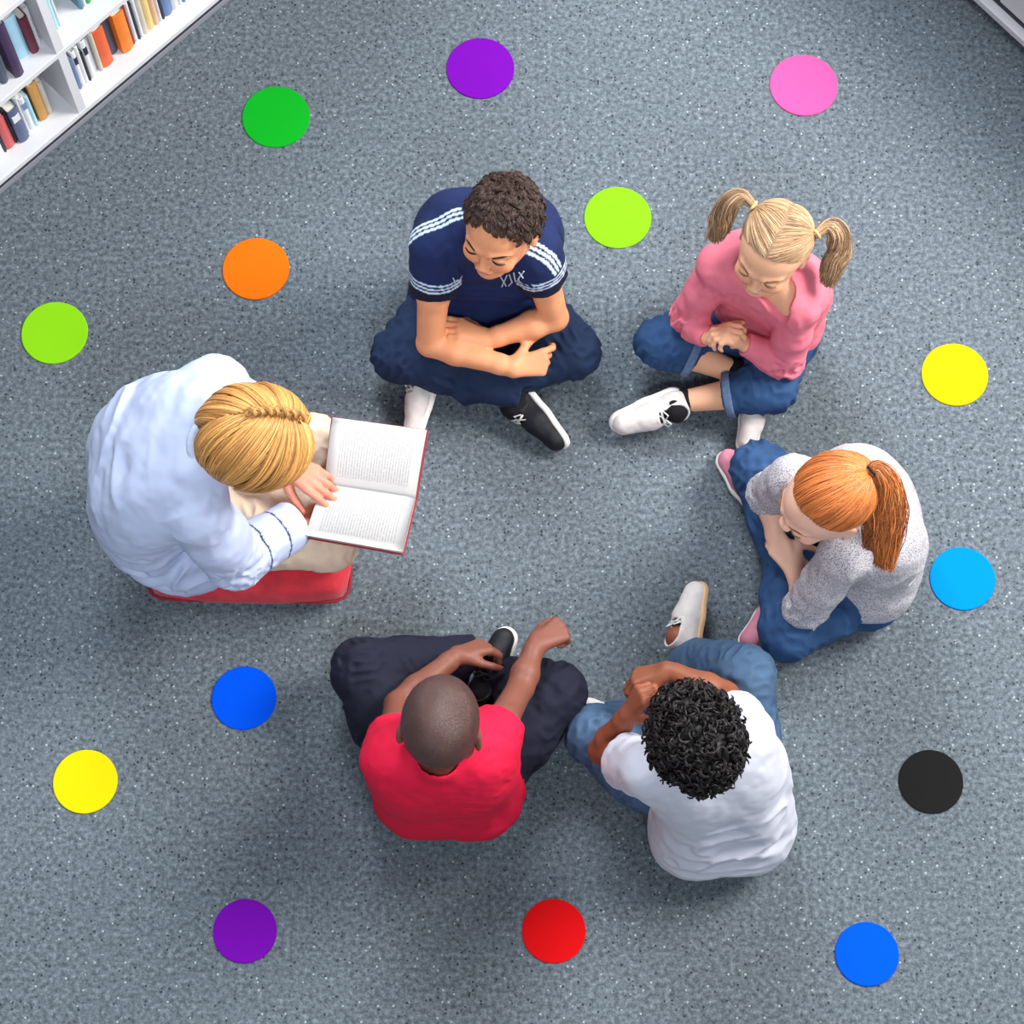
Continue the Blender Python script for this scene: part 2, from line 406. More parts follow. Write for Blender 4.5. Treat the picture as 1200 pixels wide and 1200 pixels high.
def hand(F, wr, f, n, side, size, curls, thumb=(0.8, 25, 20), spread=0.06, elbow=None):
    f = unit(f); n = np.asarray(n, float); n = unit(n - f * (n @ f)); t = np.cross(f, n) if side == 'R' else np.cross(n, f)
    wr = np.asarray(wr, float); k = 0.006
    lat = [0.155, 0.05, -0.055, -0.15]; ln = [0.43, 0.47, 0.44, 0.35]; kn = [0.48, 0.5, 0.48, 0.44]
    nails = []
    for i in range(4):
        K = wr + f * kn[i] * size + t * lat[i] * size
        F.cone(wr + t * lat[i] * size * 0.45 + f * 0.04 * size, K, 0.078 * size, 0.058 * size, 0.012)
    for i in range(4):
        K = wr + f * kn[i] * size + t * lat[i] * size; ang = 0; p = K; r = [0.056, 0.05, 0.045, 0.038]
        sp = spread * (1.5 - i); d0 = unit(f + t * sp)
        for j, sg in enumerate((0.46, 0.31, 0.23)):
            ang += math.radians(curls[i][j]); d = d0 * math.cos(ang) + n * math.sin(ang); q = p + d * sg * ln[i] * size
            F.cone(p, q, r[j] * size * (0.88 if i == 3 else 1), r[j + 1] * size * (0.88 if i == 3 else 1), 0.0035); p = q
        nails.append((p, d, -n * math.cos(ang) + d0 * math.sin(ang)))
    b = wr + f * 0.1 * size + t * 0.11 * size + n * 0.03 * size; out, c1, c2 = thumb
    d = unit(f * (1 - out * 0.45) + t * out + n * 0.35); m1 = b + d * 0.23 * size
    F.cone(b, m1, 0.085 * size, 0.062 * size, 0.012)
    a1 = math.radians(c1); d1 = unit(d * math.cos(a1) + unit(f + n * .5 - t * 0.5) * math.sin(a1)); m2 = m1 + d1 * 0.19 * size
    a2 = math.radians(c2); d2 = unit(d1 * math.cos(a2) + unit(f * .6 + n * .5 - t * 0.8) * math.sin(a2)); m3 = m2 + d2 * 0.14 * size
    F.cone(m1, m2, 0.062 * size, 0.053 * size, 0.004); F.cone(m2, m3, 0.054 * size, 0.044 * size, 0.004)
    return nails
CURL = dict(relax=[(18, 28, 15), (20, 30, 18), (24, 34, 20), (28, 36, 22)], fist=[(60, 85, 50), (68, 88, 52), (72, 90, 55), (74, 90, 55)],
            flat=[(8, 12, 6), (8, 12, 6), (10, 14, 8), (14, 16, 8)], half=[(40, 55, 30), (45, 58, 32), (48, 60, 34), (52, 60, 36)], point=[(22, 20, 12), (48, 60, 34), (56, 68, 36), (60, 70, 38)])

class Pose:
    def __init__(s, d, size=1.0, fat=1.0, wide=1.0):
        s.wd = wide; s.px = d; s.J = {k: P(*v) for k, v in d.items()}; s.z = size; s.fat = fat
        J = s.J; c = 2 * J['mid'] - (J['pel'] + J['nb']) / 2
        s.sp = lambda t: (1 - t) ** 2 * J['pel'] + 2 * t * (1 - t) * c + t * t * J['nb']
        a0 = unit(J['hipL'] - J['hipR']); a1 = unit(J['shL'] - J['shR']); s.lat = lambda t: unit(a0 * (1 - t) + a1 * t)
    def hw(s, t): return float(np.interp(t, [-.3, 0, .3, .75, 1], [.068, .068, .052, .07, .05])) * s.z * (s.wd if t < .8 else 1)
    def rd(s, t): return float(np.interp(t, [-.3, 0, .35, .75, 1], [.082, .084, .076, .078, .05])) * s.z * s.fat
    def spine(s, F, off, t0=0.0, t1=1.0, n=9, k=0.035, wx=1.0):
        for i in range(n):
            t = t0 + (t1 - t0) * i / (n - 1); c = s.sp(t); a = s.lat(t); o = off(t) if callable(off) else off
            F.cone(c - a * s.hw(t) * wx, c + a * s.hw(t) * wx, s.rd(t) + o, s.rd(t) + o, k * s.z)
    def shoulders(s, F, off, k=0.03):
        J = s.J; z = s.z
        for q in 'LR':
            F.cone(s.sp(0.93), J['sh' + q], 0.042 * z + off, 0.042 * z + off, k * z)
            F.cone(s.sp(0.7) + (J['sh' + q] - J['nb']) * .5, J['sh' + q], 0.06 * z + off, 0.040 * z + off, k * z)
    def arm(s, q):
        return s.J['sh' + q], s.J['el' + q], s.J['wr' + q]
    def leg(s, q): return s.J['hip' + q], s.J['kn' + q], s.J['an' + q]

def skin_body(ps, h, parent, org, skinmat, base, hands, neck_r=0.036, arm_r=1.0, legs=True, tints=(), trimz=True, extra=None, ears=True, zmin=.006, feet=()):
    F = Fld(); z = ps.z
    ps.spine(F, -0.004); ps.shoulders(F, -0.004)
    for q in 'LR':
        sh, el, wr = ps.arm(q); ar = arm_r * z
        F.chain([sh, sh * .5 + el * .5, el], [0.037 * ar, 0.033 * ar, 0.028 * ar], 0.012)
        F.chain([el, el * .68 + wr * .32, wr * .85 + el * .15, wr], [0.028 * ar, 0.030 * ar, 0.021 * ar, 0.0195 * ar], 0.010)
        if legs:
            hp, kn, an = ps.leg(q)
            F.chain([hp, kn], [0.062 * z, 0.045 * z], 0.02)
            F.chain([kn, kn * .65 + an * .35, an], [0.040 * z, 0.043 * z, 0.028 * z], 0.015)
    sculpt_head(F, h, ps.J['nb'], neck_r * z, ears)
    nails = []
    for hd in hands: nails += hand(F, **hd)
    for (q, hl, te, up, L) in feet:
        y = unit(te - hl); u = np.asarray(up, float); u = unit(u - y * (u @ y)); o = hl + (y * .036 + u * .055) * L / .2; F.cone(ps.J['an' + q], o, .022 * z, .022 * z, .012); F.cone(o, hl + (y * .05 + u * .03) * L / .2, .026 * z, .022 * z, .01)
    if extra: extra(F)
    F.bound((0, 0, -1), (0, 0, zmin))
    V, Q = F.mesh(QB); V = relax(V, Q, 1, 0.4)
    col = np.tile(base, (len(V), 1)); col = col * (0.93 + 0.14 * vnoise(V / 0.035))[:, None]
    for fn in tints: col = fn(V, col)
    for (p, d, nn) in nails:
        q = V - (p + nn * 0.004); m = np.clip(1.6 - (np.linalg.norm(q, axis=1) / 0.0045), 0, 1)[:, None] * 0.5
        col = col * (1 - m) + np.minimum(base * 1.25 + 0.05, 0.85) * m
    return link_mesh('body', V, Q, skinmat, parent, org, True, col)

def trousers(ps, parent, org, material, name='jeans', off=0.013, cutoff={'L': 1.0, 'R': 1.0}, top=0.22, fold=None, wide=1.0, ztrim=None, extra=None, foldamp=0.007, zmin=.004):
    F = Fld(); z = ps.z; J = ps.J
    ps.spine(F, lambda t: float(np.interp(t, [-.12, 0, top], [off * .5, -.002, -.008])), -0.12, top, 5)
    for q in 'LR':
        hp, kn, an = ps.leg(q); e = kn + (an - kn) * cutoff[q]
        F.chain([hp, hp * .45 + kn * .55, kn], [0.062 * z + off * .5, 0.058 * z * wide + off, 0.049 * z * wide + off], 0.028)
        F.chain([kn, kn * .6 + e * .4, e + unit(e - kn) * 0.02], [0.046 * z * wide + off, 0.044 * z * wide + off * 1.2, 0.036 * z * wide + off * 1.3], 0.018, flat=True)
    if extra: extra(F)
    for q in 'LR':
        hp, kn, an = ps.leg(q); d = unit(kn - hp); s2 = unit(an - kn)
        F.mod(folds(kn, 0.13 * z, np.cross(d, s2), foldamp, 0.020, hash_(q) + 1, 3.0))
        F.mod(folds(hp * .6 + kn * .4, 0.17 * z, np.cross(d, [0, 0, 1]) + 0.35 * d, foldamp, 0.024, hash_(q) + 5, 4.0))
        F.mod(folds(kn * .5 + an * .5, 0.12 * z, np.cross(s2, [0, 0, 1]) + 0.5 * s2, foldamp * 0.8, 0.020, hash_(q) + 9, 3.0))
    F.mod(rumple(0.002, 0.03, 3))
    F.bound((0, 0, -1), (0, 0, zmin))
    V, Q = F.mesh(QC); V = relax(V, Q, 1, 0.5)
    return link_mesh(name, V, Q, material, parent, org)
def hash_(q): return 1 if q == 'L' else 2

def shirt(ps, parent, org, material, name, sleeve, off_top=0.008, off_waist=0.02, hem=-0.1, flare=0.012, colfn=None, mods=(), neck=None, extra=None, sub=None, k=0.035, arm_r=1.0, seed=1, th=0.007, loose=1.0, tarm=1.0, zmin=.004, ks=.022):
    """sleeve: fraction 0..2 along shoulder - elbow (1) - wrist (2) for each side"""
    F = Fld(); z = ps.z; J = ps.J
    ps.spine(F, lambda t: float(np.interp(t, [-.1, .3, .75, 1], [off_waist, off_waist, off_top + 0.006, off_top])), hem, 1.0, 11, k)
    ps.shoulders(F, off_top)
    ends = {}
    for q in 'LR':
        sh, el, wr = ps.arm(q); f = sleeve[q]; a = arm_r * z
        if f <= 1:
            e = sh + (el - sh) * f; d = unit(el - sh); F.chain([sh, sh * .5 + e * .5, e + d * 0.01], [0.039 * a + off_top, 0.039 * a + off_top + flare * .5, 0.036 * a + off_top + flare], ks, flat=True); r = 0.036 * a + off_top + flare
        else:
            e = el + (wr - el) * (f - 1); d = unit(wr - el); o = off_top * loose
            F.chain([sh, sh * .5 + el * .5, el], [0.039 * a + o, 0.036 * a + o * 1.3, 0.031 * a + o * 1.5], ks)
            F.chain([el, el * .6 + e * .4, e + d * 0.01], [0.031 * a + o * 1.5, 0.030 * a + o * 1.2, (0.021 * a + o * .9) * tarm], 0.012, flat=True); r = (0.021 * a + o * .9) * tarm
        ends[q] = (e, d, r)
    if extra: extra(F)
    for q in 'LR':
        sh, el, wr = ps.arm(q); d = unit(el - sh)
        F.mod(folds(sh * .8 + J['nb'] * .2 - np.array([0, 0, 0.03]), 0.12 * z, d * .6 + unit(J['mid'] - J['nb']), 0.006, 0.022, seed + hash_(q), 4))
        if sleeve[q] > 1: F.mod(folds(el, 0.11 * z, np.cross(d, unit(wr - el)) + 0.001, 0.0075, 0.017, seed + 4 + hash_(q), 2.5))
        else: F.mod(folds(ends[q][0], 0.08 * z, d, 0.004, 0.02, seed + 4 + hash_(q), 3))
    F.mod(rumple(0.0025, 0.035, seed))
    for m in mods: F.mod(m)
    for q in 'LR': e, d, r = ends[q]; F.cone(e - d * .008, e + d * .03, r - .009, r - .009, .003, 's')
    c = ps.sp(hem); d = unit(ps.sp(0) - ps.sp(0.25)); F.cut(c + d * 0.03, d, 0.3, 0.2)
    if neck: F.cone(neck[0], neck[1], neck[2], neck[3], 0.005, 's')
    if sub: sub(F)
    F.bound((0, 0, -1), (0, 0, zmin))
    V, Q = F.mesh(QC); V = relax(V, Q, 1, 0.5)
    col = colfn(V) if colfn else None
    return link_mesh(name, V, Q, material, parent, org, True, col), ends

def shoe(heel, toe, up, L, parent, org, upper_mat, sole_mat, lace_mat, open_to=None, wid=1.0, name='shoe', lace=True, toecol=None):
    """trainer lying with its heel at heel, its toe at toe; up = from sole to laces"""
    y = unit(np.asarray(toe) - heel); u = np.asarray(up, float); u = unit(u - y * (u @ y)); x = np.cross(y, u); R = np.stack([x, y, u], 1); s = L / 0.2
    W = lambda a, b, c: np.asarray(heel) + R @ (np.array([a * wid, b, c]) * s)
    F = Fld(); g = 0.012 * s
    F.cone(W(0, 0.03, 0.03), W(0, 0.1, 0.032), 0.030 * s * wid, 0.033 * s * wid, g); F.cone(W(0, 0.1, 0.032), W(0.004, 0.168, 0.022), 0.033 * s * wid, 0.028 * s * wid, g)
    F.cone(W(0, 0.028, 0.03), W(0, 0.035, 0.072), 0.029 * s * wid, 0.029 * s * wid, g); F.cone(W(0, 0.045, 0.06), W(0, 0.12, 0.035), 0.026 * s, 0.026 * s, g)
    F.mod(rumple(0.0015, 0.02, 5)); F.shell(0.006)
    top = W(0, 0.033, 0.074); F.cut(top, unit(R @ np.array([0, 0.25, 1])), 0.05 * s, 0.05)
    b = W(0, 0, 0.008); F.cut(b, -u, 0.35 * s, 0.08)
    V, Q = F.mesh(0.0028); V = relax(V, Q, 1); up_o = link_mesh(name, V, Q, upper_mat, parent, org)
    F = Fld(); F.cone(W(0, 0.032, 0.008), W(0, 0.1, 0.008), 0.033 * s * wid, 0.035 * s * wid, g); F.cone(W(0, 0.1, 0.008), W(0.004, 0.17, 0.008), 0.035 * s * wid, 0.031 * s * wid, g)
    F.cut(W(0, 0, 0.017), u, 0.4 * s, 0.08); F.cut(W(0, 0, 0.0), -u, 0.4 * s, 0.08)
    V, Q = F.mesh(0.0028); V = relax(V, Q, 1); link_mesh('sole', V, Q, sole_mat, up_o, org)
    if lace:
        mb = MB()
        for i in range(5):
            yy = 0.072 + i * 0.013; zz = 0.075 - (yy - 0.06) * 0.42
            mb.tube([W(-0.021, yy, zz - 0.008), W(-0.008, yy + 0.003, zz + 0.003), W(0.008, yy + 0.003, zz + 0.003), W(0.021, yy, zz - 0.008)], 0.0028 * s, 6)
        for sg in (-1, 1):
            mb.tube([W(0, 0.07, 0.074), W(sg * 0.014, 0.062, 0.082), W(sg * 0.026, 0.07, 0.07), W(sg * 0.012, 0.078, 0.072), W(0, 0.07, 0.074)], 0.0022 * s, 5)
            mb.tube([W(0, 0.07, 0.075), W(sg * 0.018, 0.085, 0.066), W(sg * 0.03, 0.09, 0.048)], 0.0022 * s, 5)
        mb.build('laces', lace_mat, up_o, org, True)
    return up_o
def sock(an, kn, r, parent, org, m, ln=0.045, to=None, L=.18):
    d = unit(kn - an); F = Fld(); hl, te, up = to; y = unit(te - hl); u = np.asarray(up, float); u = unit(u - y * (u @ y)); o = hl + (y * .036 + u * .058) * L / .2
    F.cone(an, an + d * ln, r, r * 1.04, 0.01, flat=True); F.cone(an, o, r, r, .012); F.cone(o, hl + (y * .06 + u * .03) * L / .2, r, r * .9, .01); F.mod(rumple(0.001, 0.012, 4))
    V, Q = F.mesh(0.0028); return link_mesh('sock', relax(V, Q, 1), Q, m, parent, org)

# ------------------------------------------------------------------ hair
def tubes(S, r0, taper=0.35, sides=3, rs=None):
    """S (N,M,3) world polylines -> vertices and faces of thin tubes"""
    N, M, _ = S.shape; T = np.gradient(S, axis=1); T /= np.linalg.norm(T, axis=2, keepdims=True) + 1e-9
    ref = RS.randn(N, 1, 3); A = np.cross(T, ref); A /= np.linalg.norm(A, axis=2, keepdims=True) + 1e-9; B = np.cross(T, A)
    r = (r0 * (1 - (1 - taper) * np.linspace(0, 1, M) ** 1.5))[None, :, None]
    if rs is not None: r = r * rs[:, None, None]
    ring = [S + r * (math.cos(2 * math.pi * k / sides) * A + math.sin(2 * math.pi * k / sides) * B) for k in range(sides)]
    V = np.stack(ring, 2).reshape(-1, 3); i = np.arange(N)[:, None, None] * M * sides + np.arange(M - 1)[None, :, None] * sides
    k = np.arange(sides)[None, None, :]; k2 = (k + 1) % sides
    Fc = np.stack([i + k, i + k2, i + sides + k2, i + sides + k], -1).reshape(-1, 4); return V, Fc
def hair_mesh(name, sets, cap, m, parent, org):
    Vs, Fs, Cs = [], [], []; n = 0
    if cap is not None:
        V, Q, c = cap; Vs.append(V); Fs.append(Q); Cs.append(c); n += len(V)
    for (S, r0, base, var, taper) in sets:
        N, M, _ = S.shape; V, Q = tubes(S, r0, taper, 3, RS.uniform(.7, 1.3, N)); Vs.append(V); Fs.append(Q + n); n += len(V)
        br = np.exp(RS.randn(N, 1) * var); c = base[None] * br
        Cs.append(np.repeat(np.clip(c, 0, 1), M * 3, 0))
    return link_mesh(name, np.concatenate(Vs), np.concatenate(Fs), m, parent, org, True, np.concatenate(Cs))
HL = ([0, 35, 62, 85, 105, 135, 180], [40, 36, 22, 6, -12, -38, -46])
def az_el(q):
    q = q - Head.C0; n = np.linalg.norm(q, axis=-1); return np.degrees(np.arctan2(np.abs(q[..., 0]), q[..., 1])), np.degrees(np.arcsin(np.clip(q[..., 2] / n, -1, 1))), n
def hair_cap(h, off, color, line=HL, lump=0.0, per=0.02, seed=0, extra=None, strand=None, var=0.0):
    F = Fld(); F.ell(h.w(h.C0), h.R, (h.RAD + off) * h.s, 0.01)
    if extra: extra(F)
    if lump: F.mod(rumple(lump, per, seed))
    def mask(p):
        q = h.loc(p); a, e, n = az_el(q); return np.zeros(len(p))
    F.ops.append((None, None, mask, 0, 'm'))
    V, Q = F.mesh(0.0034); q = h.loc(V); a, e, n = az_el(q); lim = np.interp(a, *line)
    keep = (e > lim) | (n > 0.125); fk = keep[Q].all(1); Q = Q[fk]
    used = np.unique(Q); mp = np.full(len(V), -1); mp[used] = np.arange(len(used)); V = V[used]; Q = mp[Q]
    c = np.tile(color, (len(V), 1)) * np.exp((vnoise(V / 0.012) - .5) * var * 2)[:, None]
    return V, Q, c
def scalp_pts(h, N, line=HL, jitter=0.0):
    out = []
    while len(out) < N:
        d = RS.randn(N * 3, 3); d /= np.linalg.norm(d, axis=1)[:, None]
        a = np.degrees(np.arctan2(np.abs(d[:, 0]), d[:, 1])); e = np.degrees(np.arcsin(d[:, 2])); out += list(d[e > np.interp(a, *line)])
    return np.array(out[:N])
def slerp_dirs(d0, d1, T):
    d0 = d0 / np.linalg.norm(d0, axis=1, keepdims=True); d1 = d1 / np.linalg.norm(d1, axis=1, keepdims=True)
    om = np.arccos(np.clip((d0 * d1).sum(1), -1, 1))[:, None, None]; so = np.maximum(np.sin(om), 1e-4); t = T[None, :, None]
    return np.sin((1 - t) * om) / so * d0[:, None] + np.sin(t * om) / so * d1[:, None]
def short_hair(h, N, length, flow, lift, off, clump=500, cj=0.8, line=HL, M=5, wave=0.0):
    """tousled short strands: flow(d)->tangent-ish local vector"""
    d = scalp_pts(h, N, line); root = h.surf(d, off * 0.5); fl = flow(d); fl = fl - (fl * d).sum(1, keepdims=True) * d; fl /= np.linalg.norm(fl, axis=1, keepdims=True) + 1e-9
    cd = d[:clump]; ci = np.argmax(d @ cd.T, axis=1); cr = RS.randn(clump, 3) * cj; fl = fl + cr[ci] - (cr[ci] * d).sum(1, keepdims=True) * d; fl /= np.linalg.norm(fl, axis=1, keepdims=True)
    ll = length * np.exp(RS.randn(clump) * .2)[ci]; lf = lift * np.exp(RS.randn(clump) * .45)[ci]
    T = np.linspace(0, 1, M); S = root[:, None] + fl[:, None] * (ll[:, None] * T)[..., None] + d[:, None] * ((off * .5 + lf)[:, None] * np.sin(T * 2.2) - ll[:, None] * 0.28 * T ** 2)[..., None]
    tip = S[:clump][ci]; wgt = (0.75 * T ** 1.3)[None, :, None]; S = S * (1 - wgt) + (tip + (RS.randn(N, 1, 3) * 0.0012)) * wgt
    return S @ (h.R.T) * h.s + h.c

# ------------------------------------------------------------------ shared materials
M = {}
M['white'] = mat('white_laminate', lin(216, 216, 219), 0.35, spec=0.4)
M['plinth'] = mat('grey_plinth', lin(140, 140, 150), 0.5)
M['plinth_gap_dark'] = mat('dark_plinth_and_gap_shade', lin(52, 52, 60), 0.6)  # dark plinth colour, also paints the shade in the gaps
M['wall'] = mat('white_wall', lin(215, 215, 212), 0.8, 0.1, 60)
M['eye'] = mat('eye', None, 0.15, attr=True, spec=0.5)
M['skin'] = mat('skin', None, 0.52, 0.06, 600, attr=True, sss=0.12, spec=0.35)
M['dark_skin'] = mat('dark_skin', None, 0.5, 0.06, 600, attr=True, sss=0.06, spec=0.3)
M['hair'] = mat('hair', None, 0.42, attr=True, spec=0.45)
M['dark_brow'] = mat('dark_brown_hair', lin(50, 34, 28), 0.6)
M['fair_brow'] = mat('light_brown_hair', lin(150, 108, 72), 0.6)
def denim(t, tc, out, s=900, a=0.25):
    N = t.nodes; K = t.links
    wv = N.new('ShaderNodeTexWave'); wv.inputs['Scale'].default_value = s / 6; wv.inputs['Distortion'].default_value = 1.5; wv.bands_direction = 'DIAGONAL'
    K.new(tc.outputs['Object'], wv.inputs['Vector'])
    n = N.new('ShaderNodeTexNoise'); n.inputs['Scale'].default_value = 14; n.inputs['Detail'].default_value = 6; K.new(tc.outputs['Object'], n.inputs['Vector'])
    g = N.new('ShaderNodeNewGeometry')
    mr = N.new('ShaderNodeMapRange'); mr.inputs[1].default_value = 0.47; mr.inputs[2].default_value = 0.56; mr.inputs[3].default_value = 0; mr.inputs[4].default_value = 0.5; K.new(g.outputs['Pointiness'], mr.inputs[0])
    m1 = N.new('ShaderNodeMapRange'); m1.inputs[1].default_value = 0.35; m1.inputs[2].default_value = 0.68; m1.inputs[3].default_value = 0; m1.inputs[4].default_value = 0.5; K.new(n.outputs[0], m1.inputs[0])
    ad = N.new('ShaderNodeMath'); ad.operation = 'ADD'; K.new(mr.outputs[0], ad.inputs[0]); K.new(m1.outputs[0], ad.inputs[1])
    hs = N.new('ShaderNodeMix'); hs.data_type = 'RGBA'; K.new(ad.outputs[0], hs.inputs[0]); K.new(out, hs.inputs[6])
    lt = N.new('ShaderNodeMix'); lt.data_type = 'RGBA'; lt.blend_type = 'MULTIPLY'; lt.inputs[0].default_value = 1.0; K.new(out, lt.inputs[6]); lt.inputs[7].default_value = (2.3, 2.1, 1.8, 1); K.new(lt.outputs[2], hs.inputs[7])
    ml = N.new('ShaderNodeMix'); ml.data_type = 'RGBA'; ml.blend_type = 'MULTIPLY'; ml.inputs[0].default_value = a; K.new(hs.outputs[2], ml.inputs[6]); K.new(wv.outputs[0], ml.inputs[7])
    return ml.outputs[2]
M['jeans_blue'] = mat('blue_denim', lin(36, 66, 108), 0.85, 0.25, 500, weave=denim)
M['jeans_navy'] = mat('dark_blue_denim', lin(22, 38, 68), 0.85, 0.25, 500, weave=denim)
M['jeans_black'] = mat('navy_denim', lin(16, 18, 36), 0.85, 0.2, 500, weave=lambda t, tc, o: denim(t, tc, o, a=.2))
M['jeans_faded'] = mat('faded_blue_denim', lin(54, 78, 108), 0.85, 0.25, 500, weave=denim)
M['cuff'] = mat('denim_cuff', lin(95, 118, 150), 0.85, 0.25, 500, var=.2, vscale=120)
M['white_cotton'] = mat('white_cotton', lin(192, 194, 206), 0.85, 0.12, 500, sheen=0.1)
M['light_blue_cotton'] = mat('light_blue_cotton', None, 0.85, 0.1, 500, attr=True)
M['cotton'] = mat('coloured_cotton', None, 0.85, 0.12, 500, attr=True)
M['red_cotton'] = mat('crimson_cotton', lin(214, 16, 58), 0.8, 0.12, 450)
M['pink'] = mat('pink_cotton', lin(230, 122, 140), 0.85, 0.12, 450, var=0.04, vscale=60)
M['beige'] = mat('beige_twill', lin(222, 198, 172), 0.85, 0.15, 450, var=0.04)
M['white_shoe'] = mat('white_canvas', lin(212, 204, 200), 0.7, 0.2, 400, var=0.08, vscale=60)
M['sole_white'] = mat('white_rubber', lin(232, 228, 222), 0.5)
M['sole_tan'] = mat('tan_rubber', lin(205, 165, 125), 0.5)
M['black_shoe'] = mat('black_canvas', lin(22, 24, 30), 0.6, 0.2, 400)
M['lace_white'] = mat('white_lace', lin(225, 222, 218), 0.7)
M['lace_black'] = mat('black_lace', lin(30, 30, 34), 0.7)
M['sock_black'] = mat('black_sock', lin(18, 18, 22), 0.9)
M['pink_rubber'] = mat('pink_rubber', lin(205, 130, 150), 0.5)
M['silver'] = mat('silver_thread', lin(190, 205, 220), 0.6)
def jersey(t, tc, out):
    N = t.nodes; K = t.links
    wv = N.new('ShaderNodeTexVoronoi'); wv.inputs['Scale'].default_value = 300
    K.new(tc.outputs['Object'], wv.inputs['Vector'])
    n = N.new('ShaderNodeTexNoise'); n.inputs['Scale'].default_value = 300; K.new(tc.outputs['Object'], n.inputs['Vector'])
    ad = N.new('ShaderNodeMath'); ad.operation = 'MULTIPLY'; K.new(wv.outputs[0], ad.inputs[0]); K.new(n.outputs[0], ad.inputs[1])
    r = N.new('ShaderNodeValToRGB'); r.color_ramp.elements[0].position = 0.10; r.color_ramp.elements[0].color = lin(112, 108, 118); r.color_ramp.elements[1].position = 0.26; r.color_ramp.elements[1].color = lin(200, 196, 202)
    K.new(ad.outputs[0], r.inputs[0]); return r.outputs[0]
M['jersey'] = mat('grey_fleck_jersey', lin(180, 176, 184), 0.85, 0.1, 400, weave=jersey)

# ------------------------------------------------------------------ setting
mb = MB(); mb.box((-3.4, -1.2, -0.1), (3.4, 5.0, 0)); struct(mb.build('floor', carpet_mat()))
A0 = P(0, 212, 0.05); B0 = P(251, 0, 0.05); E0 = unit((B0 - A0) * [1, 1, 0]); N0 = np.array([-E0[1], E0[0], 0])   # along the front, into the shelf
SH = np.eye(4); SH[:3, 0] = E0; SH[:3, 1] = N0; SH[:3, 3] = A0 * [1, 1, 0]
def W2(M4, p): return M4[:3, :3] @ np.asarray(p, float) + M4[:3, 3]
def bookcase(M4, x0, x1, divs, levels, depth, label, topz):
    org = W2(M4, ((x0 + x1) / 2, depth / 2, 0)); t = thing('bookcase', org, label, 'bookcase')
    T = 0.019
    b = MB(); b.box((x0, 0.002, 0), (x1, depth - .02, 0.03), M4); b.build('plinth', M['plinth'], t, org)
    b = MB(); b.box((x0, -0.001, 0.0), (x1, 0.0015, 0.0295), M4); b.build('painted_plinth_shade', M['plinth_gap_dark'], t, org); b = MB(); b.box((x0, -0.004, 0.006), (x1, -0.0012, 0.023), M4); b.build('plinth_strip', M['plinth'], t, org)  # dark sheet paints the shaded gaps above and below the plinth strip
    for z in levels:
        b = MB(); b.box((x0, 0, z - T), (x1, depth, z), M4, 0.0015); b.build('shelf', M['white'], t, org)
    for x in divs:
        zz = [levels[0]] + list(levels[1:])
        b = MB()
        for i in range(len(zz) - 1): b.box((x - 0.011, 0.001, zz[i]), (x + 0.011, depth, zz[i + 1] - T), M4)
        b.build('divider', M['white'], t, org)
    for x in (x0, x1):
        b = MB(); b.box((x - 0.011, -0.001, 0.0), (x + 0.011, depth, topz), M4, 0.001); b.build('side_panel', M['white'], t, org)
    b = MB(); b.box((x0, depth, 0.03), (x1, depth + .008, topz), M4); b.build('back_panel', M['white'], t, org)
    return t
XA = float((P(97, 130, 0.05) - A0) @ E0)
LV = [0.05, 0.335, 0.62, 0.905, 1.19]
bookcase(SH, -1.02, 1.42, [XA - 0.62, XA, XA + 0.62, XA + 1.12], LV, 0.27, 'white open bookcase full of books on a grey plinth, at the top left corner', 1.19)
BK = [0]
bookmats = {}
def bmat(c, r=0.45):
    k = tuple(c)
    if k not in bookmats: bookmats[k] = mat('book_cloth', lin(*c), r, var=0.05, vscale=25)
    return bookmats[k]
M['paper'] = mat('paper_edge', lin(226, 220, 206), 0.9, 0.3, 300)
CN = {(226, 226, 228): 'white', (205, 208, 214): 'pale grey', (70, 82, 98): 'slate grey', (226, 98, 52): 'orange-red', (240, 128, 40): 'orange', (232, 200, 130): 'cream yellow', (222, 178, 140): 'tan',
      (104, 128, 176): 'blue', (84, 132, 150): 'teal', (205, 196, 180): 'beige', (120, 122, 136): 'grey', (30, 36, 60): 'navy', (20, 20, 24): 'black', (110, 36, 56): 'dark red', (170, 215, 235): 'light blue',
      (70, 52, 84): 'dark purple', (206, 96, 98): 'salmon red', (92, 100, 132): 'blue-grey', (205, 150, 80): 'ochre', (20, 120, 180): 'bright blue', (30, 150, 150): 'turquoise', (70, 150, 90): 'green', (176, 180, 190): 'silver grey', (150, 60, 40): 'rust'}
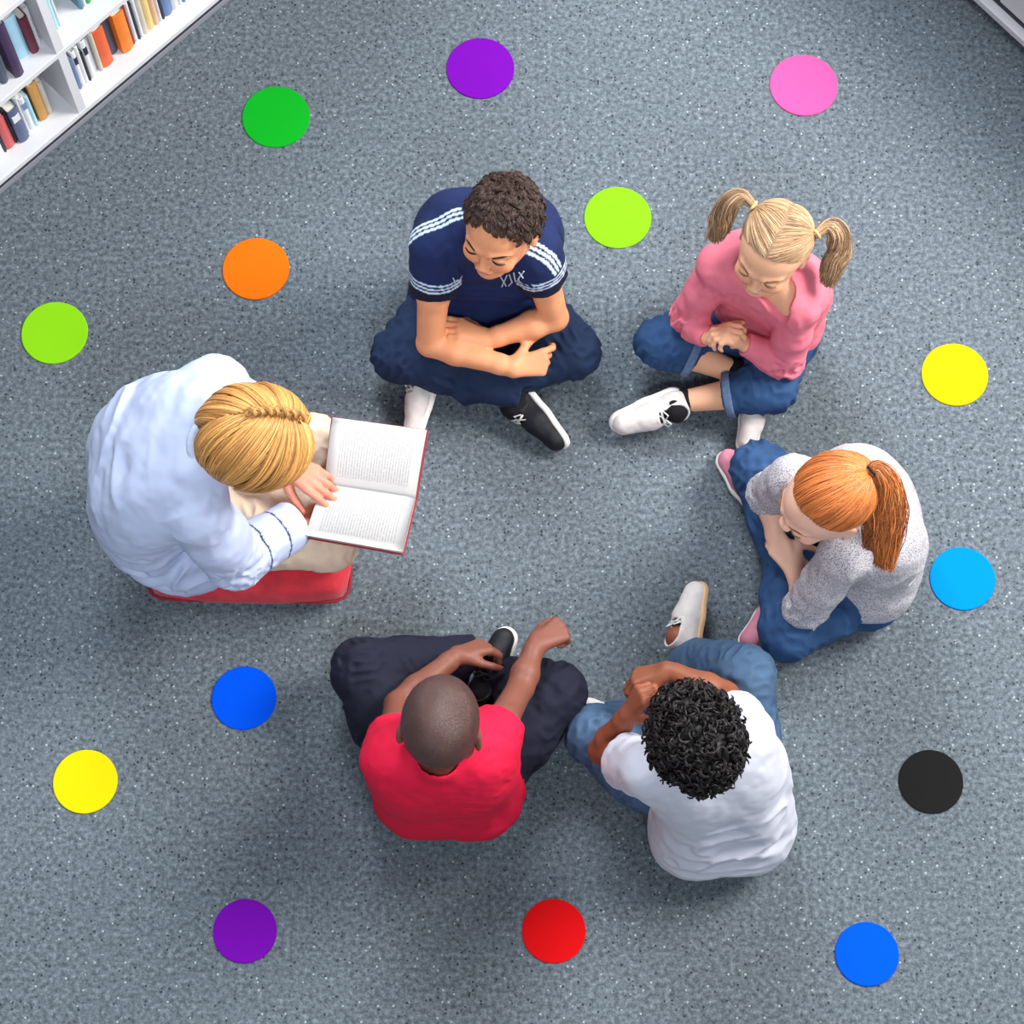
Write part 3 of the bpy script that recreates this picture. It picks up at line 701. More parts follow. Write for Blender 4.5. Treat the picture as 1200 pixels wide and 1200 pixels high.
def book(M4, x, z, th, ht, dp, col, rec, label, group, lean=0.0, band=None):
    """a book standing upright, spine outwards; x = left edge along the shelf"""
    L = np.eye(4); L[:3, 3] = (x, rec, z + (0.0 if lean == 0 else abs(math.sin(lean)) * 0.0)); R = np.array([[math.cos(lean), 0, math.sin(lean)], [0, 1, 0], [-math.sin(lean), 0, math.cos(lean)]]); L[:3, :3] = R
    if lean < 0: pass
    if lean > 0: L[2, 3] += th * math.sin(lean)
    G = M4 @ L; org = W2(G, (th / 2, 0.05, 0)); t = thing('book', org, label, 'book', group); c = 0.0018
    b = MB(); n = 5; prof = [(th * i / n, -0.004 * math.sin(math.pi * i / n)) for i in range(n + 1)]
    v = []; f = []
    for (px_, py_) in prof:
        for zz in (0, ht): v += [(px_, py_, zz), (px_, py_ + 0.004, zz)]
    for i in range(n):
        a = i * 4; d = a + 4; f += [(a, d, d + 2, a + 2), (a + 1, a + 3, d + 3, d + 1), (a + 2, d + 2, d + 3, a + 3), (a, a + 1, d + 1, d)]
    f += [(0, 2, 3, 1), (n * 4, n * 4 + 1, n * 4 + 3, n * 4 + 2)]
    b.raw(v, f, G); b.box((0, 0.002, 0), (c, dp, ht), G); b.box((th - c, 0.002, 0), (th, dp, ht), G); b.build('cover', bmat(col), t, org, False)
    b = MB(); b.box((c, 0.004, 0.003), (th - c, dp - .004, ht - 0.004), G); b.build('pages', M['paper'], t, org)
    if band:
        b = MB()
        for (z0, z1) in ((0.66, 0.84),): b.box((th * .14, -0.0048, ht * z0), (th * .86, -0.001, ht * z1), G)
        b.build('spine_label', bmat(band), t, org)
    return t
ROWS = {}
def row(M4, x0, z, spec, gname, where, dirn=1, gap=0.0012, x_end=None):
    x = x0; seen = {}
    prev = None
    for s in spec:
        th, ht, col = s[0], s[1], s[2]; rec = s[3] if len(s) > 3 else 0.05; band = s[4] if len(s) > 4 else None; lean = s[5] if len(s) > 5 else 0.0
        if col is None: x += dirn * th; prev = None; continue
        xx = x if dirn > 0 else x - th
        sz = 'thin' if th < 0.013 else ('thick' if th > 0.024 else 'medium-thick'); tall = 'tall' if ht > 0.185 else ('short' if ht < 0.135 else 'mid-height')
        nm = CN[tuple(col)]; nb_ = ('right of the %s one' % prev) if prev and dirn > 0 else (('left of the %s one' % prev) if prev else 'first by the upright divider' if dirn < 0 or x0 > XA else 'first of its row')
        lb = '%s %s %s book%s, %s, %s' % (sz.replace('medium-', ''), tall, nm, ' with label' if band else '', where, nb_)
        lb = lb.replace('mid-height ', ''); seen.setdefault(lb, []).append((book(M4, xx, z, th, ht, 0.12 if ht < .16 else 0.15, col, rec, lb, gname, lean, band)))
        prev = nm; x += dirn * (th + gap)
    for lb, l in seen.items():
        for i, o in enumerate(l[1:]): o['label'] = lb + ' ' + ['again further along', 'the third such', 'the fourth such'][min(i, 2)]
Wh, Pg, Sl, OR_, Og, Cy, Tn, Bl, Te, Be, Gr, Nv, Bk_, Dr, Lb, Dp, Sa, Bg, Oc, Bb, Tq, Gn, Sg, Ru = list(CN.keys())
# bottom row, right of the upright divider
row(SH, XA + 0.022, LV[0], [(.010, .15, Pg), (.008, .14, Bl), (.012, .16, Wh, .05, Nv), (.009, .17, Wh), (.006, .13, Bk_), (.014, .17, Wh, .05, Nv), (.012, .15, Pg, .06), (.010, .17, Be), (.031, .165, OR_), (.026, .15, Sl, .065), (.033, .17, Og, .045),
     (.006, .17, Ru), (.010, .175, Wh), (.006, .16, Nv), (.010, .18, Wh), (.014, .18, Be), (.018, .15, Cy), (.015, .17, Tn), (.008, .16, Wh), (.007, .19, Nv), (.024, .19, Bl), (.020, .19, Pg), (.010, .2, Wh), (.010, .19, Te), (.012, .18, Be), (.022, .19, Wh), (.012, .2, Pg), (.02, .19, Gr),
     (.014, .2, Wh), (.02, .18, Lb), (.012, .19, Be), (.016, .2, Sg)], 'books on the bottom shelf', 'bottom shelf, right of divider')
# bottom row, left of the divider, going left
row(SH, XA - 0.05, LV[0], [(.014, .15, Be), (.024, .165, Oc), (.005, .15, Bk_, .06), (.010, .14, Lb), (.014, .15, Wh, .05, Bl), (.010, .17, Pg), (.028, .15, Bg, .04, Wh), (.006, .15, Bk_), (.026, .14, Sa), (.006, .15, Nv), (.022, .16, Wh), (.02, .17, Lb)], 'books on the bottom shelf', 'bottom shelf left of divider', -1)
# middle row left of the divider
row(SH, XA - 0.016, LV[1], [(.012, .16, Wh), (.020, .15, Dr, .04), (.030, .17, Lb), (.010, .2, Wh), (.024, .22, Dp, .02), (.012, .21, Sg), (.018, .21, Sl, .03), (.006, .2, Bk_), (.014, .14, Wh), (.012, .17, Gn, .04), (.018, .15, Dr), (.01, .17, Pg), (.016, .2, Nv)], 'books on the middle shelf', 'middle shelf left of divider', -1)
# middle row right of the divider
row(SH, XA + 0.015, LV[1], [(.012, .2, Wh), (.012, .19, Lb), (.006, .2, Wh), (.055, .1, None), (.010, .2, Te), (.008, .19, Wh), (.012, .18, Gn), (.020, .17, Tq), (.006, .17, Wh), (.024, .17, Bb), (.014, .2, Pg), (.06, .1, None), (.016, .2, Wh), (.014, .16, Gn), (.014, .16, Bk_), (.02, .2, Wh)], 'books on the middle shelf', 'middle shelf right of divider')
row(SH, XA - 0.02, LV[2], [(.02, .19, Wh), (.035, .05, None), (.03, .16, Oc, .03), (.01, .17, Bk_), (.02, .2, Wh)], 'books on the upper shelf', 'upper shelf left of divider', -1)

# white display unit, top right
C0_ = P(1147, 0, 0.05); C1_ = P(1200, 49, 0.05); E1 = unit((C1_ - C0_) * [1, 1, 0]); N1 = np.array([-E1[1], E1[0], 0])
S2 = np.eye(4); S2[:3, 0] = E1; S2[:3, 1] = N1; S2[:3, 3] = C0_ * [1, 1, 0]
org = W2(S2, (0.2, .2, 0)); t = thing('low_cabinet', org, 'white low cabinet with a raised bottom panel, at the top right corner', 'cabinet')
b = MB(); b.box((-.6, .05, 0), (1.2, .42, .032), S2); b.build('plinth', M['plinth_gap_dark'], t, org)
b = MB(); b.box((-.6, .024, .052), (1.2, .03, .066), S2); b.build('painted_gap_shade', M['plinth_gap_dark'], t, org)  # dark strip that paints the shade of the gap under the doors
b = MB(); b.box((-.62, 0, .03), (1.22, .46, .052), S2, .002); b.build('bottom_panel', M['white'], t, org)
for x in (-.61, 0.02, .62, 1.21):
    b = MB(); b.box((x - .01, .03, .052), (x + .01, .46, .6), S2); b.build('divider', M['white'], t, org)
for i, x in enumerate((-.59, .04, .64)):
    b = MB(); b.box((x, .026, .064), (x + .56, .04, .58), S2, .003); dr_ = b.build('door', M['white'], t, org)
    b = MB(); b.tube([W2(S2, (x + .5, .01, .3)), W2(S2, (x + .5, .01, .42))], .005, 8); b.build('handle', M['plinth'], dr_, org)
b = MB(); b.box((-.62, 0.0, .6), (1.22, .46, .622), S2, .002); b.build('top_panel', M['white'], t, org)

# ------------------------------------------------------------------ floor spots
SPOTS = [('green', (18, 182, 40), 323.5, 137), ('purple', (124, 16, 178), 563, 80), ('pink', (255, 92, 160), 942, 100), ('lime_green', (136, 222, 30), 724, 255), ('orange', (255, 120, 20), 300, 315), ('lime_green', (150, 228, 30), 64, 390),
         ('yellow', (244, 216, 16), 1119, 439), ('sky_blue', (0, 142, 244), 1128, 678), ('blue', (0, 90, 250), 286, 818), ('yellow', (250, 220, 14), 100, 916), ('black', (34, 34, 34), 1091, 916), ('purple', (124, 16, 178), 287, 1091), ('red', (236, 20, 24), 649, 1091), ('blue', (0, 90, 250), 1016, 1118)]
SL = ['green round carpet spot in front of the bookcase', 'purple round carpet spot at the top, beyond the boy in the navy polo', 'pink round carpet spot at the top right, beyond the girl in pink', 'lime green round carpet spot between the boy in navy and the girl in pink', 'orange round carpet spot left of the boy in the navy polo', 'lime green round carpet spot at the left edge, above the adult reader',
      'yellow round carpet spot at the right, above the light blue one', 'sky blue round carpet spot right of the girl with the red ponytail', 'blue round carpet spot below the red cushion', 'yellow round carpet spot at the lower left edge', 'black round carpet spot at the right, near the boy in the white shirt', 'purple round carpet spot at the lower left', 'red round carpet spot at the bottom centre', 'blue round carpet spot at the bottom right corner']
for (nm, c, px, py), lb in zip(SPOTS, SL):
    o = P(px, py, 0.002); e = 0.5; rx = np.linalg.norm(P(px + 37.5, py, .002) - P(px - 37.5, py, .002)) / 2; ry = np.linalg.norm(P(px, py + 37.5, .002) - P(px, py - 37.5, .002)) / 2; r = math.sqrt(rx * ry)
    V = [(0, 0, 0.0016)]; F = []; n = 96
    for k in range(n): a = 2 * math.pi * k / n; V += [(math.cos(a) * (r - .0012), math.sin(a) * (r - .0012), .0016), (math.cos(a) * r, math.sin(a) * r, .0008), (math.cos(a) * r, math.sin(a) * r, -.0015)]
    for k in range(n):
        i = 1 + 3 * k; j = 1 + 3 * ((k + 1) % n); F += [(0, i, j), (i, i + 1, j + 1, j), (i + 1, i + 2, j + 2, j + 1)]
    ob = link_mesh('carpet_spot', np.array(V) + o, F, mat(nm + '_felt', tuple(np.array(lin(*c)[:3]) * .74) + (1,), 0.85, 0.15, 700, spec=0.05), None, o, False); tag(ob, lb, 'carpet spot', 'round carpet spots')

# ================================================================== PEOPLE
def bundle(path, N, rad, r0, base, var=0.3, M_=14, wave=0.004, fan=1.0, taper=0.5):
    """tail of hair following a world polyline"""
    path = np.array(path, float); n = len(path); T = np.linspace(0, 1, M_); s = np.linspace(0, 1, n)
    # smooth interpolation
    def cat(t):
        x = t * (n - 1); i = min(int(x), n - 2); f = x - i; p0 = path[max(i - 1, 0)]; p1 = path[i]; p2 = path[i + 1]; p3 = path[min(i + 2, n - 1)]
        return 0.5 * (2 * p1 + (p2 - p0) * f + (2 * p0 - 5 * p1 + 4 * p2 - p3) * f * f + (3 * p1 - p0 - 3 * p2 + p3) * f ** 3)
    c = np.array([cat(t) for t in T]); tg = np.gradient(c, axis=0); tg /= np.linalg.norm(tg, axis=1)[:, None]
    A = np.cross(tg, [0.1, 0.2, 1]); A /= np.linalg.norm(A, axis=1)[:, None]; B = np.cross(tg, A)
    R = np.interp(T, np.linspace(0, 1, len(rad)), rad)
    th = RS.rand(N) * 2 * math.pi; q = np.sqrt(RS.rand(N)); u = q * np.cos(th); v = q * np.sin(th)
    ph = RS.rand(N) * 6.28; end = RS.uniform(.75, 1.08, N)
    wv = wave * np.sin(T[None] * 9 + ph[:, None]) * T[None]
    S = c[None] + A[None] * (u[:, None] * R[None] + wv)[..., None] + B[None] * (v[:, None] * R[None] + wv * .6)[..., None]
    S = S[:, :1] + (S - S[:, :1]) * end[:, None, None]
    return (S, r0, base, var, taper)
def guided(h, N, dest, off0, off1, line=HL, M_=12, roots=None, bulge=0.004, jit=0.04):
    d0 = scalp_pts(h, N, line) if roots is None else roots
    d1 = dest(d0) + RS.randn(len(d0), 3) * jit; T = np.linspace(0, 1, M_); D = slerp_dirs(d0, d1, T)
    lay = RS.rand(len(d0)) ** .6; o = (off0 + (off1 - off0) * T[None]) * (0.5 + 0.5 * lay[:, None]) + bulge * np.sin(T[None] * math.pi) * lay[:, None]
    return h.w(h.surf(D, o))

def build_boy():
    ps = Pose(dict(hipL=(598, 350, .10), hipR=(538, 350, .10), pel=(568, 345, .11), mid=(572, 287, .30), nb=(572, 268, .475), shL=(626, 292, .45), shR=(512, 288, .45),
        elL=(650, 372, .23), wrL=(572, 398, .21), elR=(504, 402, .20), wrR=(600, 431, .20), knL=(672, 412, .11), knR=(466, 415, .11), anL=(545, 448, .06), anR=(602, 452, .08)), 1.0)
    org = P(565, 400, 0); t = thing('person', org, 'boy with short dark brown hair in a navy polo shirt, sitting cross-legged in jeans', 'person', 'people sitting in a circle on the carpet')
    h = Head(P(588, 263, .58), (-.40, -.86, .06), 0.95)
    skin = L3(232, 158, 114); h_r = dict(wr=ps.J['wrR'], f=P(640, 424, .20) - ps.J['wrR'], n=(0.15, .5, -.7), side='R', size=.15, curls=[(30, 50, 30), (66, 80, 50), (72, 86, 52), (74, 88, 54)], thumb=(.7, 20, 25))
    h_l = dict(wr=ps.J['wrL'], f=P(524, 380, .235) - ps.J['wrL'], n=(-.1, -.35, -1), side='L', size=.145, curls=CURL['relax'], thumb=(.75, 10, 15))
    skin_body(ps, h, t, org, M['skin'], skin, [h_r, h_l], tints=[head_tint(h, skin, L3(196, 112, 96))], arm_r=1.08, feet=[('R', P(612, 450, .05), P(660, 510, .035), (-.85, -.3, .22), .18)])
    eyes(h, t, org, L3(60, 36, 22), M['dark_brow'], M)
    nvy = L3(24, 38, 82); dk = L3(16, 22, 44); wh = L3(208, 224, 240)
    def colr(V):
        c = np.tile(nvy, (len(V), 1)); J = ps.J
        for q in 'LR':
            sh, el = J['sh' + q], J['el' + q]; d = unit(el - sh); L = np.linalg.norm(el - sh); s = (V - sh) @ d; rr = np.linalg.norm((V - sh) - s[:, None] * d, axis=1)
            near = (rr < 0.062) & ((V - J['nb']) @ unit(sh - J['nb']) > .045)
            end = L * .38
            for (a, b) in ((.018, .023), (.028, .033), (.038, .043)): c[near & (s > end - b) & (s < end - a)] = wh
            c[near & (s > end - .016)] = dk
            # three stripes running over the shoulder
            ax = unit(sh - J['nb']); m = (V - J['nb']) @ ax; side = unit(np.cross(ax, [0, 0, 1])) * (1 if q == 'L' else -1)
            y = (V - sh) @ np.array([side[0], side[1], 0])
            for k in range(3):
                o = .012 + k * .011
                c[(m > .035) & (s < end - .05) & (np.abs(np.abs(y) - 0) >= 0) & ((V - sh) @ np.array([0, .8, .6]) > -1) & (np.abs(y * (1 if q == 'L' else -1) - (o)) < .0032) & (V[:, 2] > .40)] = wh
        return c
    nk = h.w([0, -.02, -.05])
    sh_o, ends = shirt(ps, t, org, M['cotton'], 'polo_shirt', {'L': .38, 'R': .38}, colfn=colr, neck=(ps.J['nb'] + [0, -.005, .012], ps.J['nb'] + unit(nk - ps.J['nb']) * .1, .043, .055), off_top=0.009,
        mods=[folds(ps.sp(.45) + [0, -.08, 0], .14, (1, .1, 0), .006, .024, 3)])
    # collar and the embroidered letters on the chest
    F = Fld(); c = ps.J['nb'] + unit(nk - ps.J['nb']) * .012; n = unit(unit(nk - ps.J['nb']) + [0, -.25, 0]); a = unit(np.cross(n, [1, 0, 0])); b2 = np.cross(n, a)
    ring = [c + .052 * (math.cos(x) * a + math.sin(x) * b2) + n * .004 for x in np.linspace(0, 2 * math.pi, 25)]
    F.chain(ring, [.0085] * 25, .004); V, Q = F.mesh(.0026); link_mesh('collar', relax(V, Q, 2), Q, mat('navy_collar', lin(20, 28, 58), .8), sh_o, org)
    # project the letters on to the front of the shirt
    Vs = np.array([v.co[:] for v in sh_o.data.vertices]) + org
    def on(px, py):
        best = None
        cp = np.array([0, 0, CAMH]); d = unit(P(px, py, .3) - cp); r = Vs - cp; s = r @ d; dist = np.linalg.norm(r - s[:, None] * d, axis=1); m = dist < .006
        return cp + d * (s[m].min() - .002) if m.any() else P(px, py, .38)
    mb = MB()
    for st in [[(587, 325), (593, 335)], [(594, 323), (588, 336)], [(597, 322), (600, 331), (596, 335)], [(602, 320), (604, 330), (608, 328)], [(608, 319), (613, 326)], [(614, 318), (607, 327)], [(531, 326), (535, 334)], [(540, 327), (535, 334)]]:
        mb.tube([on(*q) for q in st], .0016, 5)
    mb.build('embroidered_letters', M['silver'], sh_o, org)
    trousers(ps, t, org, M['jeans_navy'])
    sock(ps.J['anR'], ps.J['knR'], .029, t, org, M['sock_black'], ln=.05, to=(P(612, 450, .05), P(660, 510, .035), (-.85, -.3, .22)))
    shoe(P(612, 450, .05), P(660, 510, .035), (-.85, -.3, .22), .18, t, org, M['black_shoe'], M['sole_white'], M['lace_white'])
    shoe(P(516, 436, .05), P(500, 488, .03), (-.75, .1, .3), .17, t, org, M['white_shoe'], M['sole_white'], M['lace_white'])
    cr = np.array([0, -.45, .9]); base = L3(68, 48, 39)
    def flow(d): f = d - cr; return f + np.array([0.35, .35, 0]) + RS.randn(*d.shape) * .3
    S = short_hair(h, 9000, .018, flow, .004, .008, 420, .4, line=([0, 30, 55, 80, 105, 135, 180], [44, 41, 24, 10, -10, -34, -44]))
    hair_mesh('hair', [(S, .0009, base * .85, .35, .35)], hair_cap(h, .004, base * .3, line=([0, 30, 55, 80, 105, 135, 180], [46, 43, 26, 10, -10, -34, -44])), M['hair'], t, org)

def build_girl():
    ps = Pose(dict(hipL=(912, 388, .09), hipR=(872, 372, .09), pel=(894, 374, .10), mid=(902, 336, .26), nb=(900, 322, .405), shL=(936, 358, .375), shR=(842, 312, .375),
        elL=(920, 424, .17), wrL=(874, 404, .22), elR=(806, 372, .19), wrR=(828, 394, .22), knL=(905, 455, .10), knR=(772, 400, .11), anL=(795, 471, .05), anR=(866, 438, .07)), .86)
    org = P(870, 420, 0); t = thing('person', org, 'small girl with blond pigtails in a pink long-sleeved top, sitting cross-legged with clasped hands', 'person', 'people sitting in a circle on the carpet')
    h = Head(P(906, 290, .505), (-.44, -.87, -.02), .92, roll=-.05)
    skin = L3(236, 180, 144)
    R_ = dict(wr=ps.J['wrR'], f=(.55, -.1, .55), n=(.7, -.25, -.35), side='R', size=.125, curls=[(35, 60, 30), (40, 62, 34), (44, 64, 36), (48, 66, 38)], thumb=(.6, 20, 10))
    L_ = dict(wr=ps.J['wrL'], f=(-.6, .12, .45), n=(-.5, -.4, -.5), side='L', size=.125, curls=[(30, 62, 34), (38, 66, 36), (44, 66, 36), (50, 68, 38)], thumb=(.6, 20, 10))
    skin_body(ps, h, t, org, M['skin'], skin, [R_, L_], neck_r=.034, tints=[head_tint(h, skin, L3(212, 128, 118))], arm_r=.95, feet=[('L', P(798, 460, .05), P(714, 499, .03), (.35, -.72, .55), .18), ('R', P(886, 452, .035), P(876, 521, .015), (0.1, .1, 1), .165)])
    eyes(h, t, org, L3(70, 60, 50), M['fair_brow'], M)
    nb = ps.J['nb']; f = unit(h.R[:, 1] * [1, 1, 0])
    def vneck(F): F.chain([nb + [0, 0, .02], nb + [.012, -.05, .025], nb + [.018, -.085, -.01], nb + [.022, -.125, -.06]], [.045, .042, .026, .006], .004, 's')
    so, ends = shirt(ps, t, org, M['pink'], 'long_sleeved_top', {'L': 1.93, 'R': 1.93}, sub=vneck, off_top=.009, off_waist=.010, seed=4, hem=.02, ks=.010)
    trousers(ps, t, org, M['jeans_blue'], cutoff={'L': .42, 'R': .36})
    for q, cf in (('L', .42), ('R', .36)):
        hp, kn, an = ps.leg(q); d = unit(an - kn); e = kn + (an - kn) * cf + d * .021; F = Fld(); r = .0365 * .86 + .0235
        F.cone(e - d * .022, e - d * .002, r, r * .97, .006); F.mod(rumple(.0015, .02, 6)); F.shell(.008); F.cut(e - d * .002, d, .09, .06); F.cut(e - d * .022, -d, .09, .06)
        V, Q = F.mesh(.003); link_mesh('rolled_cuff', relax(V, Q, 1), Q, M['cuff'], t, org)
        sock(an, kn, .0265, t, org, M['sock_black'], ln=.03, to=((P(798, 460, .05), P(714, 499, .03), (.35, -.72, .55)) if q == 'L' else (P(886, 452, .035), P(876, 521, .015), (0.1, .1, 1))))
    shoe(P(798, 460, .05), P(714, 499, .03), (.35, -.72, .55), .18, t, org, M['white_shoe'], M['sole_white'], M['lace_white'], wid=1.05)
    shoe(P(886, 452, .035), P(876, 521, .015), (0.1, .1, 1), .165, t, org, M['white_shoe'], M['sole_white'], M['lace_white'])
    base = L3(186, 150, 114); line = ([0, 35, 60, 85, 110, 140, 180], [40, 38, 26, 8, -10, -30, -40])
    tie = {1: np.array([.80, -.42, .42]), -1: np.array([-.80, -.42, .42])}
    d0 = scalp_pts(h, 5200, line); sg = np.where(d0[:, 0] > 0, 1, -1)
    dest = np.where(sg[:, None] > 0, tie[1], tie[-1])
    S = guided(h, 5200, None, .004, .012, roots=d0, M_=12, bulge=.006, jit=.02) if False else None
    D1 = dest + RS.randn(*dest.shape) * .03; T = np.linspace(0, 1, 12); D = slerp_dirs(d0, D1, T); lay = RS.rand(len(d0)) ** .6
    S = h.w(h.surf(D, (.003 + .008 * T[None]) * (.5 + .5 * lay[:, None]) + .004 * np.sin(T[None] * math.pi) * lay[:, None]))
    tl = h.w(h.surf(np.array([tie[1]]), .012))[0]; tr = h.w(h.surf(np.array([tie[-1]]), .012))[0]
    sets = [(S, .0011, base, .28, .8)]
    zl = tl[2]; zr = tr[2]
    sets.append(bundle([tl, P(972, 264, zl + .005), P(984, 274, zl - .01), P(984, 296, zl - .05), P(976, 312, zl - .07), P(968, 332, zl - .10)], 800, [.007, .014, .019, .020, .016, .010], .0012, base * .8, .35, 26, .007))
    sets.append(bundle([tr, P(870, 230, zr + .01), P(856, 236, zr), P(846, 252, zr - .03), P(842, 264, zr - .05), P(838, 280, zr - .08)], 800, [.007, .014, .019, .019, .015, .010], .0012, base * .72, .35, 26, .007))
    hair_mesh('hair', sets, hair_cap(h, .003, base * .55, line=line), M['hair'], t, org)
    for q, p2 in ((tl, P(972, 264, zl + .005)), (tr, P(870, 230, zr + .01))):
        d = unit(p2 - q); a = unit(np.cross(d, [0, 0, 1])); b2 = np.cross(d, a); mb = MB(); mb.tube([q + d * .006 + .0105 * (math.cos(x) * a + math.sin(x) * b2) for x in np.linspace(0, 2 * math.pi, 17)], .003, 6)
        mb.build('hair_tie', bmat((232, 200, 130)), t, org, True)

def build_pony():
    ps = Pose(dict(hipL=(1018, 674, .10), hipR=(1022, 632, .10), pel=(1024, 652, .11), mid=(1027, 612, .27), nb=(996, 594, .43), shL=(988, 652, .40), shR=(930, 562, .40),
        elL=(945, 712, .17), wrL=(931, 668, .17), elR=(902, 580, .21), wrR=(909, 636, .17), knL=(922, 742, .10), knR=(888, 548, .10), anL=(925, 640, .05), anR=(935, 690, .06)), .93)
    org = P(970, 670, 0); t = thing('person', org, 'girl with a copper red ponytail in a grey flecked top and blue jeans, leaning forward', 'person', 'people sitting in a circle on the carpet')
    h = Head(P(971, 586, .54), (-.90, -.36, -.24), 1.0)
    skin = L3(244, 192, 166)
    R_ = dict(wr=ps.J['wrR'], f=P(930, 660, .16) - ps.J['wrR'], n=(.4, .5, -.6), side='R', size=.13, curls=CURL['relax'], thumb=(.6, 15, 10))
    L_ = dict(wr=ps.J['wrL'], f=P(912, 640, .18) - ps.J['wrL'], n=(.3, .3, -.8), side='L', size=.13, curls=CURL['relax'], thumb=(.6, 15, 10))
    skin_body(ps, h, t, org, M['skin'], skin, [R_, L_], tints=[head_tint(h, skin, L3(214, 128, 116))])
    eyes(h, t, org, L3(70, 90, 100), M['fair_brow'], M)
    nb = ps.J['nb']
    shirt(ps, t, org, M['jersey'], 'jersey_top', {'L': 1.12, 'R': 1.05}, neck=(nb + [0, 0, .012], h.w([0, -.02, -.06]), .046, .05), off_top=.010, off_waist=.014, seed=9, flare=.014, hem=-.02, ks=.014, tarm=1.25, loose=1.3, th=.006,
          mods=[folds(ps.sp(.4) + [0, -.08, .05], .14, (.7, .3, .5), .008, .026, 6)])
    trousers(ps, t, org, M['jeans_blue'], wide=1.08)
    shoe(P(898, 606, .02), P(857, 552, .012), (0.1, 0, 1), .185, t, org, M['pink_rubber'], M['sole_white'], M['lace_white'])
    shoe(P(925, 690, .02), P(886, 745, .012), (0.1, 0, 1), .18, t, org, M['pink_rubber'], M['sole_white'], M['lace_white'])
    base = L3(206, 122, 64); line = ([0, 35, 60, 85, 105, 140, 180], [46, 43, 28, 6, -6, -30, -40])
    tie = np.array([.05, -.82, .50]); S = guided(h, 5600, lambda d: np.tile(tie, (len(d), 1)), .003, .014, line=line, bulge=.008, jit=.03)
    tp = h.w(h.surf(np.array([tie]), .014))[0]; z = tp[2]; base2 = base * .72
    S2 = bundle([tp, P(1026, 550, z + .004), P(1034, 558, z - .005), P(1041, 576, z - .03), P(1044, 598, z - .055), P(1042, 622, z - .08), P(1034, 660, z - .12)], 1500, [.009, .016, .022, .026, .026, .022, .010], .0012, base2, .4, 30, .010)
    S3 = bundle([tp, P(1023, 553, z - .005), P(1028, 566, z - .02), P(1030, 588, z - .05), P(1026, 616, z - .08), P(1020, 640, z - .1)], 700, [.009, .015, .020, .022, .020, .008], .0012, base2 * .75, .4, 28, .010)
    hair_mesh('hair', [(S, .0011, base, .26, .8), S2, S3], hair_cap(h, .003, base * .5, line=line), M['hair'], t, org)
    d = unit(P(1026, 550, z + .004) - tp); a = unit(np.cross(d, [0, 0, 1])); b2 = np.cross(d, a); mb = MB(); mb.tube([tp + d * .006 + .013 * (math.cos(x) * a + math.sin(x) * b2) for x in np.linspace(0, 2 * math.pi, 17)], .0035, 6)
    mb.build('hair_tie', M['black_shoe'], t, org, True)

